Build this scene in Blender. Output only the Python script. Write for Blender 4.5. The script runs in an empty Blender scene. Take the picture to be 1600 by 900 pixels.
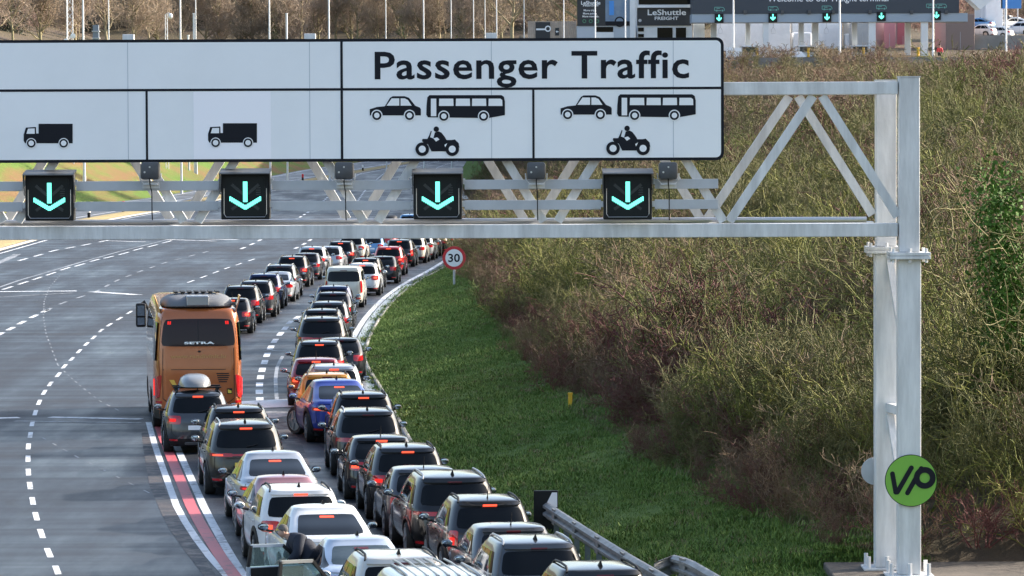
import bpy, bmesh, math, random
import numpy as np
from mathutils import Vector, Matrix, Euler, noise
random.seed(7); np.random.seed(7)
R = math.radians
SC = bpy.context.scene
COL = SC.collection

# ------------------------------------------------------------------ camera
FPX = 6600.0                      # focal length in photo pixels (1600 wide)
cam_d = bpy.data.cameras.new('camera'); CAM = bpy.data.objects.new('camera', cam_d); COL.objects.link(CAM)
cam_d.sensor_width = 36.0; cam_d.lens = 36.0*FPX/1600.0
cam_d.clip_start = 1.0; cam_d.clip_end = 6000.0
CAM.location = (0, 0, 9.1)
CAM.rotation_euler = (Euler((R(90-2.34), 0, 0)).to_matrix() @ Euler((0, 0, R(-0.22))).to_matrix()).to_euler()
SC.camera = CAM
# ------------------------------------------------------------------ sky, sun, exposure
SUN_AZ = 66.0                     # degrees from the view direction (+Y) towards +X
SUN_EL = 24.0
w = bpy.data.worlds.new('World'); SC.world = w; w.use_nodes = True
nt = w.node_tree; bg = nt.nodes['Background']
sky = nt.nodes.new('ShaderNodeTexSky'); sky.sky_type = 'NISHITA'; sky.sun_disc = False
sky.sun_elevation = R(SUN_EL); sky.sun_rotation = R(SUN_AZ); sky.altitude = 50; sky.air_density = 1.0; sky.dust_density = 3.0; sky.ozone_density = 0.7
nt.links.new(sky.outputs[0], bg.inputs[0]); bg.inputs[1].default_value = 0.15
sl = bpy.data.lights.new('sun', 'SUN'); sl.energy = 4.0; sl.angle = R(0.6); sl.color = (1.0, 0.93, 0.82)
so = bpy.data.objects.new('sun', sl); COL.objects.link(so)
sdir = Vector((math.sin(R(SUN_AZ))*math.cos(R(SUN_EL)), math.cos(R(SUN_AZ))*math.cos(R(SUN_EL)), math.sin(R(SUN_EL))))
so.rotation_euler = sdir.to_track_quat('Z', 'Y').to_euler(); so.location = (60, 40, 60)
SC.view_settings.view_transform = 'Standard'; SC.view_settings.look = 'None'
SC.view_settings.exposure = 1.55; SC.view_settings.gamma = 1.0; SC.view_settings.use_curve_mapping = False
SC.cycles.max_bounces = 6; SC.cycles.use_denoising = True

# ------------------------------------------------------------------ picking points of the place
CR = np.array(Euler(CAM.rotation_euler).to_matrix()); CP = np.array((0.0, 0.0, 9.1))
def ray(x, y): return CR @ np.array([(x-800.0)/FPX, -(y-450.0)/FPX, -1.0])
def onz(x, y, z=0.0):
    d = ray(x, y); t = (z-CP[2])/d[2]; return CP + d*t
def ony(x, y, Y):
    d = ray(x, y); return CP + d*(Y/d[1])

# ------------------------------------------------------------------ materials
MATS = {}
def mat(name, col, rough=0.6, metal=0.0, spec=0.5, coat=0.0, noise_amt=0.0, nscale=3.0, col2=None, bump=0.0, bscale=20.0, emit=None, estr=0.0, coords='Object', stretch=None):
    if name in MATS: return MATS[name]
    m = bpy.data.materials.new(name); m.use_nodes = True; t = m.node_tree; b = t.nodes['Principled BSDF']
    b.inputs['Base Color'].default_value = (*col, 1); b.inputs['Roughness'].default_value = rough; b.inputs['Metallic'].default_value = metal
    b.inputs['Specular IOR Level'].default_value = spec; b.inputs['Coat Weight'].default_value = coat; b.inputs['Coat Roughness'].default_value = 0.06
    if emit: b.inputs['Emission Color'].default_value = (*emit, 1); b.inputs['Emission Strength'].default_value = estr
    tc = t.nodes.new('ShaderNodeTexCoord')
    if noise_amt > 0 or col2:
        n = t.nodes.new('ShaderNodeTexNoise'); n.inputs['Scale'].default_value = nscale; n.inputs['Detail'].default_value = 6; n.inputs['Roughness'].default_value = 0.65
        t.links.new(tc.outputs[coords], n.inputs['Vector'])
        if stretch:
            mp = t.nodes.new('ShaderNodeMapping'); mp.inputs['Scale'].default_value = stretch; t.links.new(tc.outputs[coords], mp.inputs['Vector']); t.links.new(mp.outputs[0], n.inputs['Vector'])
        mx = t.nodes.new('ShaderNodeMix'); mx.data_type = 'RGBA'
        c2 = col2 or tuple(c*(1-noise_amt) for c in col)
        mx.inputs[6].default_value = (*col, 1); mx.inputs[7].default_value = (*c2, 1)
        rp = t.nodes.new('ShaderNodeMapRange'); rp.inputs[1].default_value = 0.35; rp.inputs[2].default_value = 0.65
        t.links.new(n.outputs[0], rp.inputs[0]); t.links.new(rp.outputs[0], mx.inputs[0]); t.links.new(mx.outputs[2], b.inputs['Base Color'])
    if bump > 0:
        n2 = t.nodes.new('ShaderNodeTexNoise'); n2.inputs['Scale'].default_value = bscale; n2.inputs['Detail'].default_value = 5
        t.links.new(tc.outputs[coords], n2.inputs['Vector'])
        bp = t.nodes.new('ShaderNodeBump'); bp.inputs['Strength'].default_value = bump; bp.inputs['Distance'].default_value = 0.05
        t.links.new(n2.outputs[0], bp.inputs['Height']); t.links.new(bp.outputs[0], b.inputs['Normal'])
    MATS[name] = m
    return m
def twig_mat(name, c1, c2, c3):
    """bark whose colour varies from plant to plant and along the ground"""
    if name in MATS: return MATS[name]
    m = bpy.data.materials.new(name); m.use_nodes = True; t = m.node_tree; b = t.nodes['Principled BSDF']
    b.inputs['Roughness'].default_value = 0.75; b.inputs['Specular IOR Level'].default_value = 0.25
    oi = t.nodes.new('ShaderNodeObjectInfo'); cr = t.nodes.new('ShaderNodeValToRGB')
    e = cr.color_ramp.elements; e[0].color = (*c1, 1); e[1].color = (*c3, 1); e.new(0.5).color = (*c2, 1)
    geo = t.nodes.new('ShaderNodeNewGeometry'); n = t.nodes.new('ShaderNodeTexNoise'); n.inputs['Scale'].default_value = 0.9; n.inputs['Detail'].default_value = 4
    t.links.new(geo.outputs['Position'], n.inputs['Vector'])
    ad = t.nodes.new('ShaderNodeMath'); ad.operation = 'ADD'; t.links.new(oi.outputs['Random'], ad.inputs[0])
    n2 = t.nodes.new('ShaderNodeTexNoise'); n2.inputs['Scale'].default_value = 6.0; n2.inputs['Detail'].default_value = 2; t.links.new(geo.outputs['Position'], n2.inputs['Vector'])
    a2 = t.nodes.new('ShaderNodeMath'); a2.operation = 'MULTIPLY_ADD'; t.links.new(n2.outputs[0], a2.inputs[0]); a2.inputs[1].default_value = 1.6; t.links.new(n.outputs[0], a2.inputs[2])
    a3 = t.nodes.new('ShaderNodeMath'); a3.operation = 'SUBTRACT'; t.links.new(a2.outputs[0], a3.inputs[0]); a3.inputs[1].default_value = 0.8; t.links.new(a3.outputs[0], ad.inputs[1])
    mr = t.nodes.new('ShaderNodeMapRange'); mr.inputs[1].default_value = 0.3; mr.inputs[2].default_value = 1.3; t.links.new(ad.outputs[0], mr.inputs[0])
    t.links.new(mr.outputs[0], cr.inputs[0]); t.links.new(cr.outputs[0], b.inputs['Base Color'])
    MATS[name] = m; return m

# ------------------------------------------------------------------ mesh helpers
class MB:
    """collects vertices and faces, links them as ONE mesh object"""
    def __init__(s): s.v = []; s.f = []; s.mi = []; s.cur = 0
    def add(s, vs, fs):
        o = len(s.v); s.v += [tuple(map(float, p)) for p in vs]
        for f in fs: s.f.append(tuple(i+o for i in f)); s.mi.append(s.cur)
        return s
    def box(s, x0, x1, y0, y1, z0, z1, bev=0.0):
        if bev <= 0:
            vs = [(x, y, z) for x in (x0, x1) for y in (y0, y1) for z in (z0, z1)]
            return s.add(vs, [(0,1,3,2),(4,6,7,5),(0,4,5,1),(2,3,7,6),(0,2,6,4),(1,5,7,3)])
        bm = bmesh.new(); bmesh.ops.create_cube(bm, size=1)
        for v in bm.verts: v.co = ((x0+x1)/2+v.co.x*(x1-x0), (y0+y1)/2+v.co.y*(y1-y0), (z0+z1)/2+v.co.z*(z1-z0))
        bmesh.ops.bevel(bm, geom=bm.edges[:], offset=bev, segments=2, affect='EDGES', profile=0.5)
        bm.verts.ensure_lookup_table()
        s.add([v.co[:] for v in bm.verts], [[v.index for v in f.verts] for f in bm.faces]); bm.free(); return s
    def tube(s, pts, r, n=8, caps=True):
        pts = [Vector(p) for p in pts]; rs = r if isinstance(r, (list, tuple)) else [r]*len(pts)
        rings = []
        for i, p in enumerate(pts):
            d = (pts[min(i+1, len(pts)-1)]-pts[max(i-1, 0)]).normalized()
            a = d.cross(Vector((0, 0, 1)) if abs(d.z) < 0.9 else Vector((1, 0, 0))).normalized(); b = d.cross(a)
            rings.append([p+(a*math.cos(2*math.pi*k/n)+b*math.sin(2*math.pi*k/n))*rs[i] for k in range(n)])
        vs = [q for rg in rings for q in rg]; fs = []
        for i in range(len(pts)-1):
            for k in range(n): fs.append((i*n+k, i*n+(k+1) % n, (i+1)*n+(k+1) % n, (i+1)*n+k))
        if caps: fs += [tuple(range(n))[::-1], tuple((len(pts)-1)*n+k for k in range(n))]
        return s.add(vs, fs)
    def bar(s, p, q, wx, wy, up=(0, 1, 0)):
        """rectangular bar from p to q: wy along `up`, wx across"""
        p = Vector(p); q = Vector(q); d = (q-p).normalized(); u = Vector(up); u = (u-d*u.dot(d)).normalized(); a = d.cross(u)
        vs = []
        for c in (p, q):
            for sa, sb in ((-1,-1),(1,-1),(1,1),(-1,1)): vs.append(c+a*sa*wx/2+u*sb*wy/2)
        return s.add(vs, [(3,2,1,0),(4,5,6,7),(0,1,5,4),(1,2,6,5),(2,3,7,6),(3,0,4,7)])
    def prism(s, pts, y0, y1):
        """polygon given as (x, z), extruded from y0 (towards the viewer) to y1"""
        n = len(pts); ar = sum(pts[i][0]*pts[(i+1) % n][1]-pts[(i+1) % n][0]*pts[i][1] for i in range(n))
        if ar < 0: pts = pts[::-1]
        vs = [(x, y0, z) for x, z in pts]+[(x, y1, z) for x, z in pts]
        fs = [tuple(range(n)), tuple(range(2*n-1, n-1, -1))]+[(i, n+i, n+(i+1) % n, (i+1) % n) for i in range(n)]
        return s.add(vs, fs)
    def disc(s, cx, cz, r, y0, y1, n=28, ri=0.0):
        if ri <= 0: return s.prism([(cx+r*math.cos(2*math.pi*k/n), cz+r*math.sin(2*math.pi*k/n)) for k in range(n)], y0, y1)
        vs = []
        for yy, rr in ((y0, r), (y0, ri), (y1, ri), (y1, r)): vs += [(cx+rr*math.cos(2*math.pi*k/n), yy, cz+rr*math.sin(2*math.pi*k/n)) for k in range(n)]
        fs = []
        for j in range(4):
            for k in range(n): fs.append((j*n+k, j*n+(k+1) % n, ((j+1) % 4)*n+(k+1) % n, ((j+1) % 4)*n+k))
        return s.add(vs, fs)
    def lathe(s, prof, n=24, axis='x', c=(0, 0, 0)):
        """profile of (radius, offset along the axis)"""
        vs = []
        for r, a in prof:
            for k in range(n):
                u, v = r*math.cos(2*math.pi*k/n), r*math.sin(2*math.pi*k/n)
                vs.append((c[0]+a, c[1]+u, c[2]+v) if axis == 'x' else ((c[0]+u, c[1]+v, c[2]+a) if axis == 'z' else (c[0]+u, c[1]+a, c[2]+v)))
        fs = []
        for j in range(len(prof)-1):
            for k in range(n): fs.append((j*n+k, j*n+(k+1) % n, (j+1)*n+(k+1) % n, (j+1)*n+k))
        return s.add(vs, fs)
    def ellipsoid(s, c, rx, ry, rz, nu=12, nv=8):
        vs = []; fs = []
        for j in range(nv+1):
            t = math.pi*j/nv
            for k in range(nu):
                p = 2*math.pi*k/nu
                vs.append((c[0]+rx*math.sin(t)*math.cos(p), c[1]+ry*math.sin(t)*math.sin(p), c[2]+rz*math.cos(t)))
        for j in range(nv):
            for k in range(nu): fs.append((j*nu+k, (j+1)*nu+k, (j+1)*nu+(k+1) % nu, j*nu+(k+1) % nu))
        return s.add(vs, fs)
    def build(s, name, mats, parent=None, smooth=False, recalc=True):
        me = bpy.data.meshes.new(name); me.from_pydata(s.v, [], s.f)
        if recalc:
            bm = bmesh.new(); bm.from_mesh(me); bmesh.ops.recalc_face_normals(bm, faces=bm.faces); bm.to_mesh(me); bm.free()
        for m in (mats if isinstance(mats, (list, tuple)) else [mats]): me.materials.append(m)
        if len(me.polygons) == len(s.mi): me.polygons.foreach_set('material_index', s.mi)
        if smooth: me.shade_smooth() if smooth is True else me.set_sharp_from_angle(angle=R(smooth))
        o = bpy.data.objects.new(name, me); COL.objects.link(o)
        if parent: o.parent = parent
        return o
def tag(o, label=None, cat=None, group=None, kind=None):
    if label: o['label'] = label
    if cat: o['category'] = cat
    if group: o['group'] = group
    if kind: o['kind'] = kind
    return o
def empty(name, loc=(0, 0, 0), rz=0.0, label=None, cat=None, group=None):
    o = bpy.data.objects.new(name, None); COL.objects.link(o); o.location = loc; o.rotation_euler = (0, 0, rz); o.empty_display_size = 0.3
    return tag(o, label, cat, group)
def copy_tree(o, parent=None, over=None):
    c = o.copy(); COL.objects.link(c); c.parent = parent
    if over:
        key = o.name.split('.')[0]
        if key in over and c.type == 'MESH' and len(c.material_slots):
            c.material_slots[0].link = 'OBJECT'; c.material_slots[0].material = over[key]
    for ch in list(o.children): copy_tree(ch, c, over)
    return c
def kill_tree(o):
    for ch in list(o.children): kill_tree(ch)
    bpy.data.objects.remove(o)
def raw_mesh(name, V, F, m, parent=None, link=True):
    """numpy arrays of vertices and equal-sized faces"""
    me = bpy.data.meshes.new(name); V = np.asarray(V, dtype=np.float32); F = np.asarray(F, dtype=np.int32); k = F.shape[1]
    me.vertices.add(len(V)); me.vertices.foreach_set('co', V.ravel())
    me.loops.add(F.size); me.loops.foreach_set('vertex_index', F.ravel())
    me.polygons.add(len(F)); me.polygons.foreach_set('loop_start', np.arange(0, F.size, k, dtype=np.int32))
    me.update(calc_edges=True)
    if m: me.materials.append(m)
    o = bpy.data.objects.new(name, me)
    if link: COL.objects.link(o)
    if parent: o.parent = parent
    return o
def text_polys(body, offset=0.0, spacing=1.0, extrude=0.0, res=3):
    """flat lettering mesh in (x, z) normalised to its own bounding box: verts, faces"""
    cu = bpy.data.curves.new('lettering', 'FONT'); cu.body = body; cu.offset = offset; cu.space_character = spacing; cu.resolution_u = res; cu.extrude = extrude
    o = bpy.data.objects.new('lettering', cu); COL.objects.link(o)
    dg = bpy.context.evaluated_depsgraph_get(); me = bpy.data.meshes.new_from_object(o.evaluated_get(dg))
    V = np.array([v.co[:] for v in me.vertices]); F = [tuple(p.vertices) for p in me.polygons]
    bpy.data.objects.remove(o); bpy.data.meshes.remove(me)
    return V, F
def put_text(mb, body, x0, x1, z0, z1, y, offset=0.0, spacing=1.0, thick=0.004, desc=False, fit=None):
    """lettering spanning x0..x1; z0 baseline, z1 cap top, standing in the plane y, facing -Y. fit: a text giving the cap height"""
    V, F = text_polys(body, offset, spacing, 0.001)
    Vc, _ = text_polys(fit or 'H', offset, spacing)
    cap = Vc[:, 1].max(); V = V.copy()
    X = x0+(V[:, 0]-V[:, 0].min())/(V[:, 0].max()-V[:, 0].min())*(x1-x0)
    Z = z0+V[:, 1]/cap*(z1-z0)
    Y = np.where(V[:, 2] > 0, y, y+thick)
    mb.add(np.stack([X, Y, Z], 1), F)
def pchip(xs, ys, q):
    xs = np.asarray(xs, float); ys = np.asarray(ys, float); q = np.asarray(q, float)
    h = np.diff(xs); d = np.diff(ys)/h; m = np.zeros_like(xs)
    m[0] = d[0]; m[-1] = d[-1]
    for i in range(1, len(xs)-1):
        if d[i-1]*d[i] > 0:
            w1 = 2*h[i]+h[i-1]; w2 = h[i]+2*h[i-1]; m[i] = (w1+w2)/(w1/d[i-1]+w2/d[i])
    i = np.clip(np.searchsorted(xs, q)-1, 0, len(h)-1); t = np.clip((q-xs[i])/h[i], 0, 1)
    return (1+2*t)*(1-t)**2*ys[i]+t*(1-t)**2*h[i]*m[i]+t*t*(3-2*t)*ys[i+1]+t*t*(t-1)*h[i]*m[i+1]

# ------------------------------------------------------------------ shape of the ground
EDGE_Y = [0, 40, 60, 83, 92, 100, 111, 128, 140, 158, 172, 188, 207, 227, 250, 275, 300, 400, 550, 730, 850, 1000, 1400]
EDGE_X = [9.4, 6.2, 3.2, .6, -.1, -1.25, -2.45, -3.65, -4.45, -5.6, -5.9, -6.0, -5.85, -5.3, -4.2, -3.3, -2.8, -3.6, -6.5, -8.5, -6, 0, 20]
def xedge(Y): return pchip(EDGE_Y, EDGE_X, Y)
MED_Y = [0, 200, 293, 364, 414, 500, 595, 790, 1000, 1400]; MED_X = [-38, -34.5, -35, -35.5, -33.5, -30.5, -27, -19.5, -9, 10]
def xmed(Y): return pchip(MED_Y, MED_X, Y)
FAR_Y = [0, 250, 400, 480, 600, 707, 850, 1000, 1400]; FAR_X = [-62, -58, -48, -40.5, -37.5, -35.5, -29, -19, 0]
def xfar(Y): return pchip(FAR_Y, FAR_X, Y)
def zright(e, Y):
    W = np.interp(Y, [0, 110, 200, 300, 400, 450, 700], [46, 48, 46, 30, 17, 12, 10])
    P = np.interp(Y, [0, 100, 200, 300, 385, 404, 425, 520, 700, 1200], [13, 14, 12.2, 9.7, 11.2, 13.4, 14.4, 18.5, 22, 34])
    e = np.asarray(e, float); t = np.clip(e/W, 0, 1)
    z = P*(0.62*t+0.38*t*t*(3-2*t))+np.clip(e-18, 0, 40)*np.interp(Y, [150, 300, 400, 420], [0, .03, .02, 0])
    z = np.minimum(z, .62+np.maximum(np.asarray(Y, float)-77.6, 0)*1.3)          # levelled shelf for the gantry footing
    return z+0.05*np.clip(e, 0, 3)/3
def ground_z(X, Y):
    e = X-xedge(Y)
    return np.where(e > 0, zright(np.maximum(e, 0), Y), 0.0)
def on_ground(x, y, dmax=900.0):
    d = ray(x, y); d = d/d[1]
    for Y in np.arange(45.0, dmax, 0.25):
        p = CP+d*Y
        if p[2] <= float(ground_z(p[0], Y)): return p
    return CP+d*dmax
# ------------------------------------------------------------------ ground, road, verges
def sheet(name, rows, m, z=None, smooth=True):
    """rows: list of rows of points -> grid mesh"""
    nr, nc = len(rows), len(rows[0]); V = np.array(rows, float).reshape(-1, 3)
    F = [(i*nc+j, i*nc+j+1, (i+1)*nc+j+1, (i+1)*nc+j) for i in range(nr-1) for j in range(nc-1)]
    o = raw_mesh(name, V, F, m)
    if smooth: o.data.shade_smooth()
    return o
def ramp(t, fac, stops):
    cr = t.nodes.new('ShaderNodeValToRGB'); e = cr.color_ramp.elements
    e[0].position, e[0].color = stops[0][0], (*stops[0][1], 1); e[1].position, e[1].color = stops[-1][0], (*stops[-1][1], 1)
    for p, c in stops[1:-1]: e.new(p).color = (*c, 1)
    t.links.new(fac, cr.inputs[0]); return cr.outputs[0]
def nz(t, vec, scale, detail=5, rough=0.6, out=0):
    n = t.nodes.new('ShaderNodeTexNoise'); n.inputs['Scale'].default_value = scale; n.inputs['Detail'].default_value = detail; n.inputs['Roughness'].default_value = rough
    t.links.new(vec, n.inputs['Vector']); return n.outputs[out]
def mapping(t, vec, sc, loc=(0, 0, 0)):
    mp = t.nodes.new('ShaderNodeMapping'); mp.inputs['Scale'].default_value = sc; mp.inputs['Location'].default_value = loc; t.links.new(vec, mp.inputs['Vector']); return mp.outputs[0]
def mixc(t, fac, a, b):
    mx = t.nodes.new('ShaderNodeMix'); mx.data_type = 'RGBA'
    for s, v in ((0, fac), (6, a), (7, b)):
        if hasattr(v, 'links') or hasattr(v, 'is_linked'): t.links.new(v, mx.inputs[s])
        else: mx.inputs[s].default_value = v if s == 0 else (*v, 1)
    return mx.outputs[2]
def mrange(t, v, a, b, c=0.0, d=1.0):
    m = t.nodes.new('ShaderNodeMapRange'); t.links.new(v, m.inputs[0])
    for i, k in enumerate((a, b, c, d)): m.inputs[i+1].default_value = k
    return m.outputs[0]
def math2(t, op, a, b):
    m = t.nodes.new('ShaderNodeMath'); m.operation = op
    for i, v in enumerate((a, b)):
        if hasattr(v, 'is_linked'): t.links.new(v, m.inputs[i])
        else: m.inputs[i].default_value = v
    return m.outputs[0]

def asphalt(name, base, tint):
    m = bpy.data.materials.new(name); m.use_nodes = True; t = m.node_tree; b = t.nodes['Principled BSDF']
    pos = t.nodes.new('ShaderNodeNewGeometry').outputs['Position']
    big = nz(t, mapping(t, pos, (.35, .05, 1)), 1.0, 6)                   # long streaks along the lanes
    cross = nz(t, mapping(t, pos, (.04, .55, 1), (7, 3, 0)), 1.0, 5)       # bands across
    fine = nz(t, pos, 9.0, 6, 0.75)
    c = ramp(t, big, [(.3, tuple(x*.66 for x in base)), (.52, base), (.72, tuple(x*1.45 for x in base))])
    c = mixc(t, mrange(t, cross, .42, .7, 0, .5), c, tint)
    c = mixc(t, mrange(t, fine, .35, .7, 0, .8), c, tuple(x*.42 for x in base))
    chips = nz(t, pos, 26.0, 3, .7); c = mixc(t, mrange(t, chips, .56, .74, 0, .7), c, tuple(min(1, x*3.2+.02) for x in base))
    vo = t.nodes.new('ShaderNodeTexVoronoi'); vo.feature = 'DISTANCE_TO_EDGE'; vo.inputs['Scale'].default_value = .13
    wv = t.nodes.new('ShaderNodeVectorMath'); wv.operation = 'MULTIPLY_ADD'; t.links.new(nz(t, pos, .6, 4, .6, 1), wv.inputs[0]); wv.inputs[1].default_value = (2.5, 2.5, 0); t.links.new(pos, wv.inputs[2]); t.links.new(wv.outputs[0], vo.inputs['Vector'])
    c = mixc(t, mrange(t, vo.outputs['Distance'], .004, .010, .75, 0), c, (.008, .008, .009))
    patch = nz(t, mapping(t, pos, (.22, .06, 1), (31, 5, 0)), 1.0, 2, .3); c = mixc(t, mrange(t, patch, .60, .615, 0, .55), c, tuple(x*.55 for x in base))
    t.links.new(c, b.inputs['Base Color'])
    ro = math2(t, 'ADD', mrange(t, big, .3, .7, .34, .74), mrange(t, cross, .4, .7, -.08, .10))
    t.links.new(ro, b.inputs['Roughness']); b.inputs['Specular IOR Level'].default_value = 0.34
    bp = t.nodes.new('ShaderNodeBump'); bp.inputs['Strength'].default_value = .5; bp.inputs['Distance'].default_value = .02
    t.links.new(nz(t, pos, 40.0, 4), bp.inputs['Height']); t.links.new(bp.outputs[0], b.inputs['Normal'])
    return m
M_road = asphalt('asphalt', (.015, .019, .028), (.034, .036, .040))
M_road2 = asphalt('asphalt_worn', (.085, .088, .098), (.11, .105, .10))

def turf(name, greens, dry, soil=None, dryamt=(.5, .75)):
    m = bpy.data.materials.new(name); m.use_nodes = True; t = m.node_tree; b = t.nodes['Principled BSDF']
    pos = t.nodes.new('ShaderNodeNewGeometry').outputs['Position']
    c = ramp(t, nz(t, pos, 1.4, 7, .7), [(.3, greens[0]), (.5, greens[1]), (.7, greens[2])])
    c = mixc(t, mrange(t, nz(t, mapping(t, pos, (.16, .05, .3)), 1.0, 6, .6), *dryamt), c, dry)
    t.links.new(c, b.inputs['Base Color']); b.inputs['Roughness'].default_value = .9; b.inputs['Specular IOR Level'].default_value = .2
    bp = t.nodes.new('ShaderNodeBump'); bp.inputs['Strength'].default_value = .9; bp.inputs['Distance'].default_value = .12
    t.links.new(nz(t, pos, 7.0, 6, .75), bp.inputs['Height']); t.links.new(bp.outputs[0], b.inputs['Normal'])
    return m
M_turf = turf('mown_grass', ((.045, .085, .012), (.07, .125, .018), (.10, .16, .03)), (.10, .095, .035), dryamt=(.52, .85))
M_wild = turf('rough_grass', ((.05, .10, .015), (.09, .15, .02), (.13, .18, .03)), (.17, .10, .04), dryamt=(.42, .62))
M_field = turf('winter_field', ((.05, .042, .018), (.07, .055, .022), (.085, .065, .03)), (.08, .055, .028))
M_soil = turf('leaf_litter', ((.05, .04, .022), (.08, .062, .034), (.11, .085, .048)), (.085, .06, .045), dryamt=(.45, .7))

tag(sheet('ground', [[(-3000, -400, -.4), (3000, -400, -.4)], [(-3000, 4000, -.4), (3000, 4000, -.4)]], M_field), kind='structure')
ys = list(np.arange(15, 330, 5))+list(np.arange(330, 1300, 15))
tag(sheet('road', [[(float(xmed(Y))+u*(float(xedge(Y))-.02-float(xmed(Y))), Y, 0) for u in np.linspace(0, 1, 9)] for Y in ys], M_road), kind='structure')
tag(sheet('slip_road', [[(float(xfar(Y))+u*(float(xmed(Y))-3.2-float(xfar(Y))), Y, 0.0) for u in np.linspace(0, 1, 7)] for Y in ys if Y > 150], M_road2), kind='structure')
M_kerb = mat('concrete_kerb', (.36, .34, .30), .85, noise_amt=.45, nscale=2.0, bump=.4)
M_sand = mat('sandy_verge', (.38, .27, .13), .95, col2=(.20, .17, .06), nscale=1.2, bump=.6, bscale=9)
def kerb_rows(fx, w0, w1, h, y0, y1):
    return [[(fx(Y)+w0, Y, -.05), (fx(Y)+w0, Y, h), (fx(Y)+w1, Y, h), (fx(Y)+w1, Y, -.05)] for Y in ys if y0 <= Y <= y1]
tag(sheet('kerb', kerb_rows(lambda Y: float(xmed(Y)), -.25, 0, .12, 0, 1000), M_kerb, smooth=False), kind='structure')
tag(sheet('verge', [[(float(xmed(Y))-3.2+u*2.95, Y, .03+.16*math.sin(math.pi*u)+.03*noise.noise((u*5, Y*.2, 0))) for u in np.linspace(0, 1, 7)] for Y in ys if Y > 150], M_sand), kind='structure')
tag(sheet('kerb', kerb_rows(lambda Y: float(xedge(Y)), 0, .14, .10, 0, 400), M_kerb, smooth=False), kind='structure')

# right-hand bank: mown grass low down, litter under the scrub
es = np.concatenate([np.arange(.14, 6, .5), np.arange(6, 20, 1.0), np.arange(20, 60, 2.5), np.arange(60, 200, 10)])
rows = []
for Y in list(np.arange(20, 300, 2.5))+list(np.arange(300, 1300, 12)):
    x0 = float(xedge(Y)); zz = zright(es, Y)
    rows.append([(x0+e, Y, float(z)+.10*noise.noise((e*.4, Y*.25, 2))*min(1, e/2)) for e, z in zip(es, zz)])
BE_PX = [(735, 408), (762, 450), (795, 520), (850, 590), (905, 645), (985, 695), (1060, 740), (1180, 800), (1262, 850), (1330, 893)]
BE = [on_ground(x, y) for x, y in BE_PX]
BE_Y = np.array([p[1] for p in BE])[::-1]; BE_E = np.array([p[0]-float(xedge(p[1])) for p in BE])[::-1]
def scrub_edge(Y): return np.interp(Y, BE_Y, BE_E)
nr, nc = len(rows), len(rows[0]); V = np.array(rows, float).reshape(-1, 3)
F = [(i*nc+j, i*nc+j+1, (i+1)*nc+j+1, (i+1)*nc+j) for i in range(nr-1) for j in range(nc-1)]
bank = raw_mesh('grass_bank', V, F, M_turf); bank.data.materials.append(M_soil); bank.data.shade_smooth()
mi = []
for f in F:
    c = V[list(f)].mean(0); e = c[0]-float(xedge(c[1]))
    mi.append(1 if e > float(scrub_edge(c[1]))+.7+.8*noise.noise((c[0]*.5, c[1]*.3, 5)) else 0)
bank.data.polygons.foreach_set('material_index', mi)
tag(bank, kind='structure')
# left-hand hillside behind the slip road, and the wooded hill closing the view
def zleft(e, Y):
    t = np.clip(np.asarray(e, float)/26, 0, 1); return 15*(.55*t+.45*t*t*(3-2*t))+np.clip(np.asarray(e, float)-26, 0, 400)*.24
es2 = np.concatenate([np.arange(0, 36, 2.0), np.arange(36, 120, 6), np.arange(120, 420, 30)])
rows = [[(float(xfar(Y))-e, Y, float(z)+.25*noise.noise((e*.15, Y*.1, 9))*min(1, e/3)) for e, z in zip(es2, zleft(es2, Y))] for Y in np.arange(150, 1300, 12)]
hill = sheet('hillside', rows, M_wild); hill.data.materials.append(M_soil)
hill.data.polygons.foreach_set('material_index', [1 if (es2[k % (len(es2)-1)] > 27) else 0 for k in range(len(hill.data.polygons))])
tag(hill, kind='structure')
rows = [[(X, Y, 0.0+(Y-860)*.20+1.5*noise.noise((X*.02, Y*.02, 1))-.5) for X in np.linspace(-420, 420, 40)] for Y in np.arange(850, 1300, 20)]
tag(sheet('wooded_hill', rows, M_soil), kind='structure')

# ------------------------------------------------------------------ road markings
def paint(name, col, wear=.5):
    m = bpy.data.materials.new(name); m.use_nodes = True; t = m.node_tree; b = t.nodes['Principled BSDF']
    pos = t.nodes.new('ShaderNodeNewGeometry').outputs['Position']
    f = math2(t, 'ADD', math2(t, 'MULTIPLY', nz(t, pos, 3.0, 6, .75), .6), math2(t, 'MULTIPLY', nz(t, mapping(t, pos, (1.5, .25, 1)), 1.0, 4), .4))
    c = mixc(t, mrange(t, f, wear, wear+.12), col, (.05, .052, .058)); t.links.new(c, b.inputs['Base Color']); b.inputs['Roughness'].default_value = .55
    return m
M_line = paint('road_paint', (.56, .57, .59), .51); M_lineworn = paint('road_paint_worn', (.24, .25, .27), .46); M_red = paint('red_paint', (.42, .075, .09), .53)
M_wet = mat('wet_gutter', (.45, .46, .48), .28, col2=(.07, .07, .075), nscale=1.6, coords='Object', bump=.3, bscale=6)
mk = {k: MB() for k in ('white', 'worn', 'red', 'wet')}
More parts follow.
